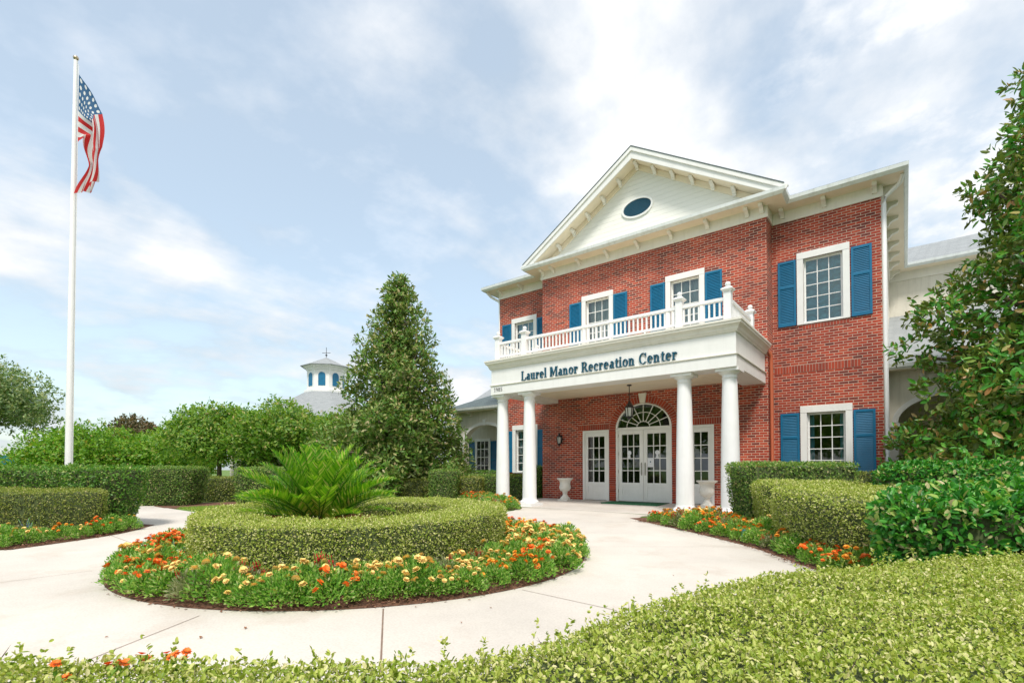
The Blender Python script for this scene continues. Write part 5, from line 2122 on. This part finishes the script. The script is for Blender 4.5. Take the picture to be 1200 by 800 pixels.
hedge('tall_hedge', [rb(-8.4, 17.6, 1.05, 0.8, YAW, 0.3)], 1.20, 'holly2', 'tall hedge half hidden behind the left side of the palm', HG, dens=1000, leaf=0.06, r=0.12, seed=8)
# before the left wing
hedge('low_hedge', [rb(-4.5, 20.4, 1.45, 0.5, YAW, 0.25)], 0.76, 'box2', 'low hedge at the foot of the conical magnolia', HG, dens=1000, leaf=0.055, r=0.1, seed=9)
hedge('tall_hedge', [rb(-2.55, 19.0, 0.55, 0.6, YAW, 0.2)], 1.12, 'holly2', 'small square clipped hedge block right of the conical magnolia', HG, dens=1000, leaf=0.06, r=0.12, seed=10)
hedge('low_hedge', [loop_rrect(-13.3, 15.3, 2.3, 0.38, 0, 0.15)], 0.92, 'holly2', 'hedge running behind the left pair of columns under the window', HG, dens=900, leaf=0.06, r=0.1, seed=11)
hedge('low_hedge', [rb(-1.55, 19.3, 0.45, 0.5, YAW, 0.15)], 0.86, 'box2', 'short olive hedge block against the left column bed', HG, dens=1000, leaf=0.055, r=0.1, seed=21)
hedge('low_hedge', [loop_rrect(-15.9, 17.2, 2.2, 0.3, 0, 0.1)], 1.06, 'holly', 'dark hedge strip below the left arch', HG, dens=800, leaf=0.06, r=0.1, seed=12)
hedge('rounded_shrub', [loop_rrect(-11.3, 15.75, 0.42, 0.3, 0, 0.25)], 1.28, 'holly', 'small dark shrub beneath the left wing window', HG, dens=900, leaf=0.06, r=0.2, seed=13, cat='shrub')
# right side
hedge('tall_hedge', [rb(5.42, 9.75, 1.08, 0.55, YAW, 0.2)], 1.27, 'holly2', 'tall dark hedge standing before the rightmost column', HG, dens=1500, leaf=0.05, r=0.08, seed=14, taper=0.16)
hedge('low_hedge', [rb(4.98, 8.6, 0.72, 0.6, YAW - R(15), 0.25)], 0.96, 'box', 'smaller yellow green hedge in front of the tall dark one', HG, dens=3400, leaf=0.032, r=0.14, seed=15, taper=0.12)
def mh(Q):
    d = -Q[:, 0] * math.sin(YAW) + Q[:, 1] * math.cos(YAW)
    return 0.82 + 0.14 * np.clip((d - 5.4) / 2.4, 0, 1)


hedge('low_hedge', [[C(*p) for p in smooth_loop([(3.75, 7.0), (4.0, 7.9), (5.6, 8.1), (6.4, 7.2), (5.0, 5.6), (4.0, 5.35), (3.75, 5.9)], 2)]], 0.92, 'box', 'broad mounded yellow green hedge between the orange flowers and the glossy one', HG,
      dens=3800, leaf=0.03, r=0.18, hfun=mh, seed=16, taper=0.1, shoots=60, rough=0.035)
hedge('low_hedge', [loop_rrect(-1.55, 15.15, 1.15, 0.3, 0, 0.12)], 1.07, 'box2', 'low hedge strip under the right ground floor window', HG, dens=1200, leaf=0.05, r=0.08, seed=17)
hedge('broad_hedge', [[C(*p) for p in smooth_loop([(5.3, 7.0), (5.6, 7.9), (8.5, 8.6), (12, 8.8), (12, 6.4), (7.2, 5.9)], 2)]], 1.24, 'pitto', 'wide rounded hedge with pale leaf tips under the tall magnolia', HG,
      dens=1600, leaf=0.062, r=0.22, seed=18, hexa=True)


def ph(Q):
    d = Q[:, 0] * math.cos(YAW) + Q[:, 1] * math.sin(YAW)
    return 0.86 + 0.24 * np.clip((d - 3.2) / 2.6, 0, 1)


hedge('glossy_hedge', [[C(*p) for p in smooth_loop([(3.42, 4.35), (3.5, 5.0), (4.5, 5.8), (6.2, 6.0), (9.5, 5.9), (9.5, 3.9), (5.4, 3.85), (4.0, 4.0)], 2)]], 1.0, 'pitto', 'big glossy dark green hedge with large leaves at the right edge', HG,
      dens=2100, leaf=0.072, wid=0.5, r=0.2, seed=19, hexa=True, hfun=ph, shell=0.12, rough=0.05, taper=0.1)

# ================================================================== LAWN GRASS
lawn = [C(*p) for p in [(-9.9, 14.75), (-8.0, 13.3), (-5.9, 12.6), (-3.5, 12.5), (-1.6, 12.8), (-0.8, 13.6), (-2.0, 17.2), (-5.5, 19.2), (-7.4, 16.9), (-9.4, 15.3)]]
Lp = [np.array(lawn)]
lo, hi = Lp[0].min(0), Lp[0].max(0)
Q = rng.uniform(lo, hi, size=(60000, 2))
Q = Q[inside_loops(Q, Lp)]
n = len(Q)
P = np.column_stack([Q, np.full(n, G - 0.01)])
cl = Cloud()
cl.add(*leaf_arrays(P, rand_dirs(n) * np.array([1, 1, 0.3]) * 0.6 + np.array([0, 0, 1]), rand_dirs(n), rng.uniform(0.05, 0.10, n), 0.012, 0.1, False), 0)
o = link('lawn_grass', cl.mesh('lawn_grass'), M['grass'])
tag(o, 'mown patch of light green lawn grass beyond the round bed', 'grass', kind='stuff')

# ================================================================== SAGO PALM
pX, pZ = -2.68, 6.95
pxy = C(pX, pZ)
palm = empty('sago_palm', (pxy[0], pxy[1], G))
tag(palm, 'sago palm with arching green fronds inside the ring hedge', 'palm')
m = MB()
m.lathe(pxy[0], pxy[1], [(0.16, G), (0.19, 0.1), (0.17, 0.3), (0.08, 0.42)], 14)
m.build('trunk', M['bark'], palm)


def frond(az, el0, length, old=False):
    n = 40
    t = np.linspace(0, 1, n)
    droop = R(random.uniform(18, 46)) * (0.6 if el0 > R(60) else 1.0)
    elv = el0 - droop * t ** 2.0
    st = length / (n - 1)
    rr_ = np.concatenate([[0], np.cumsum(np.cos(elv[:-1]) * st)])
    zz = np.concatenate([[0], np.cumsum(np.sin(elv[:-1]) * st)])
    base = np.array([pxy[0], pxy[1], 0.36])
    dirh = np.array([math.cos(az), math.sin(az), 0])
    pts = base + dirh * (0.06 + rr_[:, None]) + np.array([0, 0, 1]) * zz[:, None]
    tang = np.gradient(pts, axis=0)
    tang = unit(tang)
    sidev = np.array([-math.sin(az), math.cos(az), 0])
    nrm = unit(np.cross(np.broadcast_to(sidev, tang.shape), tang))
    nrm = np.where(nrm[:, 2:3] < 0, -nrm, nrm)
    cl = Cloud()
    k = np.arange(4, n)
    for sg in (-1, 1):
        tt = t[k]
        ll = 0.19 * np.sin(np.clip(tt * 1.05, 0, 1) * math.pi) ** 0.55 * np.where(tt > 0.93, 0.5, 1) * length / 1.1 + 0.02
        D = tang[k] * (0.7 + 0.6 * tt[:, None]) + sidev * sg * 0.9 + nrm[k] * 0.6 + rng.normal(size=(len(k), 3)) * 0.05
        cl.add(*leaf_arrays(pts[k], D, nrm[k] + rng.normal(size=(len(k), 3)) * 0.1, ll * rng.uniform(0.8, 1.15, len(k)), 0.026, 0.2, False), 0)
    # rachis
    mb = MB()
    mb.tube([tuple(p) for p in pts[::5]], [0.011 * (1 - 0.8 * i / len(pts[::5])) for i in range(len(pts[::5]))], 5)
    cl.add(np.array(mb.v), np.array([i for f in mb.f for i in f]), np.array([len(f) for f in mb.f]), 0)
    return link('frond', cl.mesh('frond'), M['frond_old' if old else 'frond'], palm)


for i in range(72):
    f = i / 72
    frond(i * 2.39996 + random.uniform(-0.15, 0.15), R(84 - 66 * f ** 0.8 + random.uniform(-7, 7)), random.uniform(1.0, 1.28) * (0.95 if f < 0.3 else 1.0))
for a in (3.6, 5.9, 0.6, 4.9, 2.6):
    fo = frond(a + YAW, R(5), random.uniform(0.75, 1.0), True)
    tag(fo, 'dried orange brown lower frond')

# ================================================================== FLOWERS
def foliage_mesh(name, n, r, h, mat, ln, wd, z_bias=0.6):
    d = rand_dirs(n)
    d[:, 2] = np.abs(d[:, 2])
    rad = rng.uniform(0.35, 1.0, n) ** 0.6
    P = d * rad[:, None] * np.array([r, r, h])
    P[:, 2] += 0.01
    D = unit(d * np.array([1, 1, 0.8]) + rand_dirs(n) * 0.7 + np.array([0, 0, 0.4]))
    cl = Cloud()
    cl.add(*leaf_arrays(P, D, unit(rand_dirs(n) + np.array([0, 0, 0.8])), rng.uniform(0.7, 1.3, n) * ln, wd, 0.15, False), 0)
    me = cl.mesh(name)
    me.materials.append(M[mat])
    return me


def bloom_mesh(name, mat, r, layers=3, pet=11, flat=0.5):
    """double marigold head: rings of ruffled petals around a domed middle"""
    cl = Cloud()
    for l in range(layers):
        k = pet - l * 2
        f = l / layers
        a = np.arange(k) / k * 2 * math.pi + l * 0.4 + rng.normal(size=k) * 0.08
        D = np.column_stack([np.cos(a), np.sin(a), np.full(k, 0.12 + 0.95 * f)])
        Nn = np.column_stack([-np.cos(a) * (0.2 + f), -np.sin(a) * (0.2 + f), np.ones(k)])
        P = np.column_stack([np.cos(a), np.sin(a), np.zeros(k)]) * r * 0.08 + np.array([0, 0, r * flat * f])
        V, F, cn = leaf_arrays(P, D, Nn, r * (1 - 0.38 * f) * rng.uniform(0.9, 1.1, k), r * 0.75, 0.12, True)
        cl.add(V, F, cn, 0)
    m = MB()
    m.tube([(0, 0, 0), (0, 0, -0.10)], 0.0035, 5)
    cl.add(np.array(m.v), np.array([i for f in m.f for i in f]), np.array([len(f) for f in m.f]), 1)
    me = cl.mesh(name)
    me.materials.append(M[mat])
    me.materials.append(M['marigold'])
    return me


def spike_mesh(name, mat, h, r):
    n = 44
    t = rng.uniform(0, 1, n)
    a = rng.uniform(0, 6.28, n)
    P = np.column_stack([np.cos(a) * r * 0.3, np.sin(a) * r * 0.3, -0.02 + t * h])
    D = np.column_stack([np.cos(a), np.sin(a), np.full(n, 0.5)])
    cl = Cloud()
    cl.add(*leaf_arrays(P, D, unit(rand_dirs(n) + np.array([0, 0, 0.7])), r * (1.1 - 0.6 * t), r * 0.7, 0.2, False), 0)
    m = MB()
    m.tube([(0, 0, -0.1), (0, 0, h)], 0.004, 5)
    cl.add(np.array(m.v), np.array([i for f in m.f for i in f]), np.array([len(f) for f in m.f]), 1)
    me = cl.mesh(name)
    me.materials.append(M[mat])
    me.materials.append(M['marigold'])
    return me


FOL = {'marigold': [foliage_mesh('foliage', 1400, 0.23, 0.26, 'marigold', 0.040, 0.015) for _ in range(3)],
       'small': [foliage_mesh('foliage', 900, 0.20, 0.22, 'marigold', 0.038, 0.015) for _ in range(3)],
       'silver': [foliage_mesh('foliage', 520, 0.17, 0.22, 'salvia', 0.048, 0.018) for _ in range(2)]}
BL = {'yellow': [bloom_mesh('flower_head', 'f_yellow', 0.032) for _ in range(2)], 'orange': [bloom_mesh('flower_head', 'f_orange', 0.026, 2, 9) for _ in range(2)],
      'amber': [bloom_mesh('flower_head', 'f_amber', 0.028) for _ in range(2)], 'red': [spike_mesh('flower_spike', 'f_red', 0.09, 0.018)], 'blue': [spike_mesh('flower_spike', 'f_blue', 0.11, 0.013)]}
KINDS_ = {  # foliage set, r, h, number of heads
    'yellow': ('marigold', 0.23, 0.26, 13, 'yellow marigold', 'flower_head'), 'orange': ('small', 0.20, 0.23, 18, 'orange zinnia', 'flower_head'), 'amber': ('small', 0.20, 0.23, 14, 'amber marigold', 'flower_head'),
    'red': ('silver', 0.17, 0.22, 9, 'red spiked flower', 'flower_spike'), 'blue': ('silver', 0.17, 0.23, 9, 'blue salvia', 'flower_spike'), 'green': ('marigold', 0.23, 0.27, 4, 'leafy green marigold', 'flower_head')}


def plant(kind, x, y, label, group, z=G + 0.02, sc_=1.0):
    fs, r, h, k, nm, hn = KINDS_[kind]
    t = empty({'yellow': 'marigold_plant', 'orange': 'zinnia_plant', 'amber': 'marigold_plant', 'red': 'celosia_plant', 'blue': 'salvia_plant', 'green': 'marigold_plant'}[kind], (x, y, z), random.uniform(0, 6.28))
    s = sc_ * random.uniform(0.72, 1.22)
    t.scale = (s, s, s * random.uniform(0.9, 1.1))
    tag(t, label, 'flowering plant', group)
    f = bpy.data.objects.new('foliage', random.choice(FOL[fs]))
    COL.objects.link(f)
    f.parent = t
    k = max(2, int(k * random.uniform(0.6, 1.3)))
    bk = 'yellow' if kind == 'green' else kind
    for i in range(k):
        b = bpy.data.objects.new(hn, random.choice(BL[bk]))
        COL.objects.link(b)
        b.parent = t
        a = random.uniform(0, 6.28)
        q = math.sqrt(random.uniform(0.02, 1)) * 0.95
        b.location = (r * q * math.cos(a), r * q * math.sin(a), h * math.sqrt(max(0.05, 1 - q * q * 0.9)) + random.uniform(0.0, 0.05))
        b.rotation_euler = (random.uniform(-0.5, 0.5) - 0.4 * q * math.sin(a), random.uniform(-0.5, 0.5) + 0.4 * q * math.cos(a), random.uniform(0, 6.28))
        e = random.uniform(0.8, 1.2)
        b.scale = (e, e, e)
    return t


def poisson(fn, n, dmin):
    pts = []
    for _ in range(n):
        p = fn()
        if p and all((p[0] - q[0]) ** 2 + (p[1] - q[1]) ** 2 > dmin * dmin for q in pts):
            pts.append(p)
    return pts


def in_bed():
    a = random.uniform(0, 2 * math.pi)
    r = random.uniform(1.9, 2.84)
    X, Z = CX + r * math.cos(a), CZ + r * math.sin(a) * 0.995
    e = ((X + 2.10) / 2.1) ** 2 + ((Z - 7.12) / 2.46) ** 2
    if e < 1.0:
        return None
    if Z > CZ + 1.6 and -3.6 < X < -0.2:
        return None
    return (X, Z)


def e_in(X, Z):
    return ((X + 2.10) / 2.1) ** 2 + ((Z - 7.12) / 2.46) ** 2


GRP = 'flowers planted in the round bed'
NAMES = {'yellow': 'yellow marigold', 'orange': 'bright orange zinnia', 'amber': 'amber marigold', 'red': 'red spiked celosia', 'blue': 'blue spiked salvia', 'green': 'leafy green marigold with few flowers'}
for (X, Z) in poisson(in_bed, 12000, 0.215):
    a = math.degrees(math.atan2(Z - CZ, X - CX))       # -90 faces the viewer, 0 right, 180 left
    rr0 = math.hypot(X - CX, Z - CZ)
    q = random.random()
    if a > 120 or a < -148:
        zone, kind = 'at the left end of the round bed', ('orange' if q < 0.78 else 'amber' if q < 0.88 else 'blue')
    elif a < -115:
        zone, kind = 'in the left front of the round bed', ('orange' if q < 0.26 else 'yellow' if q < 0.52 else 'green' if q < 0.78 else 'red' if q < 0.92 else 'blue')
    elif a < -55:
        zone, kind = 'in the front middle of the round bed', ('yellow' if q < 0.56 else 'green' if q < 0.72 else 'orange' if q < 0.80 else 'red' if q < 0.95 else 'blue')
    elif a < 5:
        zone, kind = 'in the right front of the round bed', ('yellow' if q < 0.60 else 'orange' if q < 0.75 else 'green' if q < 0.86 else 'amber' if q < 0.95 else 'red')
    else:
        zone, kind = 'on the porch side of the round bed', ('orange' if q < 0.5 else 'amber' if q < 0.75 else 'yellow')
    if e_in(X, Z) < 1.12 and q > 0.45 and -165 < a < -40:
        kind = random.choice(['blue', 'red', 'yellow'])
    plant(kind, *C(X, Z), NAMES[kind] + ' plant ' + zone, GRP, z=G + 0.035)

# bed on the right of the path
side_edge = [(2.95, 11.3), (3.0, 11.0), (3.3, 9.7), (3.55, 8.3), (3.68, 7.2), (3.6, 6.2), (3.55, 5.2), (3.45, 4.3)]


def on_side():
    k = random.uniform(0, len(side_edge) - 1.001)
    i = int(k)
    f = k - i
    e = [side_edge[i][j] * (1 - f) + side_edge[i + 1][j] * f for j in (0, 1)]
    wide = 1.15 if e[1] > 8.9 else 0.5 if e[1] > 6 else 0.25
    return (e[0] + 0.12 + random.uniform(0, wide), e[1])


for (X, Z) in poisson(on_side, 6000, 0.225):
    q = random.random()
    if Z > 9.4:
        zone, kind = 'at the porch end of the right bed', ('amber' if q < 0.5 else 'yellow' if q < 0.62 else 'red' if q < 0.75 else 'green' if q < 0.9 else 'orange')
    elif Z > 6.6:
        zone, kind = 'along the middle of the right bed', ('amber' if q < 0.35 else 'green' if q < 0.7 else 'red' if q < 0.9 else 'orange')
    else:
        zone, kind = 'at the near end of the right bed by the glossy hedge', ('orange' if q < 0.7 else 'amber')
    plant(kind, *C(X, Z), NAMES[kind] + ' plant ' + zone, 'flowers planted in the right bed', sc_=1.05)

# bed on the left
left_edge = [(-8.8, 7.0), (-7.3, 7.25), (-7.2, 7.9), (-7.15, 8.7), (-7.2, 9.2)]


def on_left():
    k = random.uniform(0, len(left_edge) - 1.001)
    i = int(k)
    f = k - i
    e = [left_edge[i][j] * (1 - f) + left_edge[i + 1][j] * f for j in (0, 1)]
    p = (e[0] - 0.15 - random.uniform(0, 0.75), e[1] + random.uniform(0.05, 0.5))
    if p[1] > 8.2 and p[0] < -7.55:
        return None
    return p


for (X, Z) in poisson(on_left, 2500, 0.27):
    q = random.random()
    kind = 'yellow' if q < 0.4 else 'green' if q < 0.7 else 'amber' if q < 0.85 else 'blue'
    if Z > 8.3:
        kind = 'orange' if q < 0.6 else 'green'
    plant(kind, *C(X, Z), NAMES[kind] + ' plant ' + 'in the left bed before the olive hedge', 'flowers planted in the left bed', sc_=0.95)

# bed by the left columns


def on_col():
    z = random.uniform(14.3, 19.3)
    f = (z - 14.3) / 5
    x = 0.1 - f * 1.4 + random.uniform(-0.75 + 0.2 * f, 0.05 if z < 16.2 or z > 17 else -0.1)
    return (x, z)


for (X, Z) in poisson(on_col, 1500, 0.34):
    q = random.random()
    kind = 'orange' if q < 0.4 else 'green' if q < 0.65 else 'amber' if q < 0.8 else 'red'
    plant(kind, *C(X, Z), NAMES[kind] + ' plant ' + 'at the foot of the left columns', 'flowers planted by the left columns', sc_=1.15)

# zinnias growing up through the far edge of the foreground hedge
for (X, Z, nb_) in [(-1.20, 1.58, 6), (-1.08, 1.60, 5), (-1.38, 1.54, 2), (-1.66, 1.52, 1)]:
    x, y = C(X, Z)
    t = empty('zinnia_plant', (x, y, G))
    tag(t, 'orange zinnia growing up through the hedge at the bottom of the view', 'flowering plant', 'zinnias in the foreground hedge')
    for k in range(nb_):
        a, b2 = random.uniform(-0.09, 0.09), random.uniform(-0.05, 0.05)
        hz = 0.565 + random.uniform(-0.02, 0.03)
        m = MB()
        m.tube([(x + a * 0.3, y + b2 * 0.3, G), (x + a, y + b2, G + hz)], 0.004, 5)
        m.build('stem', M['marigold'], t)
        q = bpy.data.objects.new('flower_head', random.choice(BL['orange']))
        COL.objects.link(q)
        q.parent = t
        q.location = (a, b2, hz)
        q.rotation_euler = (random.uniform(-0.5, 0.5), random.uniform(-0.5, 0.5), random.uniform(0, 6))
        q.scale = (0.62, 0.62, 0.62)

# ================================================================== SMALL THINGS
# landscape spotlight in the right bed
lx, ly = C(3.72, 8.05)
sp = empty('garden_spotlight', (lx, ly, G))
tag(sp, 'small dark garden spotlight among the flowers of the right bed', 'spotlight')
m = MB()
m.tube([(lx, ly, G), (lx, ly, G + 0.10)], 0.012, 8)
m.build('stake', M['letter'], sp)
m = MB()
m.tube([(lx, ly - 0.04, G + 0.08), (lx, ly + 0.08, G + 0.17)], [0.03, 0.045], 12)
m.build('lamp_head', M['letter'], sp)
# bark chips on the beds, some spilt over the concrete edge
def chips(name, edge_pts, n, spread_in, spread_out, label):
    E_ = np.array(edge_pts)
    i = rng.integers(0, len(E_) - 1, n)
    f = rng.uniform(0, 1, (n, 1))
    q = E_[i] * (1 - f) + E_[i + 1] * f
    d = E_[i + 1] - E_[i]
    nr = np.column_stack([d[:, 1], -d[:, 0]]) / np.linalg.norm(d, axis=1)[:, None]
    o = -spread_in * rng.uniform(0, 1, n) + np.where(rng.uniform(0, 1, n) < 0.3, np.abs(rng.normal(size=n)) * spread_out, 0)
    q = q + nr * o[:, None]
    P = np.column_stack([q, G + 0.008 + np.clip(-o, 0, 0.3) * 0.12 + rng.uniform(0, 0.006, n)])
    D = rand_dirs(n) * np.array([1, 1, 0.25])
    cl = Cloud()
    ln = rng.uniform(0.012, 0.045, n)
    cl.add(*leaf_arrays(P, D, rand_dirs(n) * 0.4 + np.array([0, 0, 1]), ln, ln * rng.uniform(0.2, 0.5, n), 0.15, True), 0)
    o_ = link(name, cl.mesh(name), chip_mat)
    tag(o_, label, 'bark mulch', kind='stuff')


chip_mat = leaf_mat('bark_chip', [(0, (0.07, 0.03, 0.02)), (0.6, (0.20, 0.085, 0.05)), (1, (0.34, 0.19, 0.12))], 0.9, 0.0)
chips('bark_chips', [C(CX + 2.96 * math.cos(R(a)), CZ + 2.94 * math.sin(R(a))) for a in range(-200, 50, 2)], 5200, 0.28, 0.05, 'loose brown bark chips round the rim of the round bed')
chips('bark_chips', [C(*p) for p in side_edge[::-1]], 1600, 0.2, 0.05, 'loose brown bark chips along the right bed')
chips('bark_chips', [C(*p) for p in [(-10, 6.85), (-7.3, 7.2), (-7.15, 7.95), (-7.05, 8.9), (-7.3, 9.55)]], 1200, 0.2, 0.05, 'loose brown bark chips along the left bed')
# dry leaves lying on the path
for i, (a, b2) in enumerate([(289, 736), (237, 747), (574, 711), (541, 729), (789, 674), (126, 746)]):
    X, Z = gp(a, b2)
    x, y = C(X, Z)
    P = np.array([[x, y, G + 0.006]])
    aa = random.uniform(0, 6.28)
    V, F_, cn = leaf_arrays(P, np.array([[math.cos(aa), math.sin(aa), 0.1]]), np.array([[0.1, 0.2, 1.0]]), 0.045 if i < 2 else 0.025, 0.02 if i < 2 else 0.012, 0.3, True)
    o = link('dry_leaf', np_mesh('dry_leaf', V, F_, cn), M['brown_leaf'])
    tag(o, 'small dry brown leaf fallen on the pale concrete path', 'leaf', 'dry leaves on the path')

print('objects', len(bpy.data.objects), 'faces', sum(len(m.polygons) for m in bpy.data.meshes))
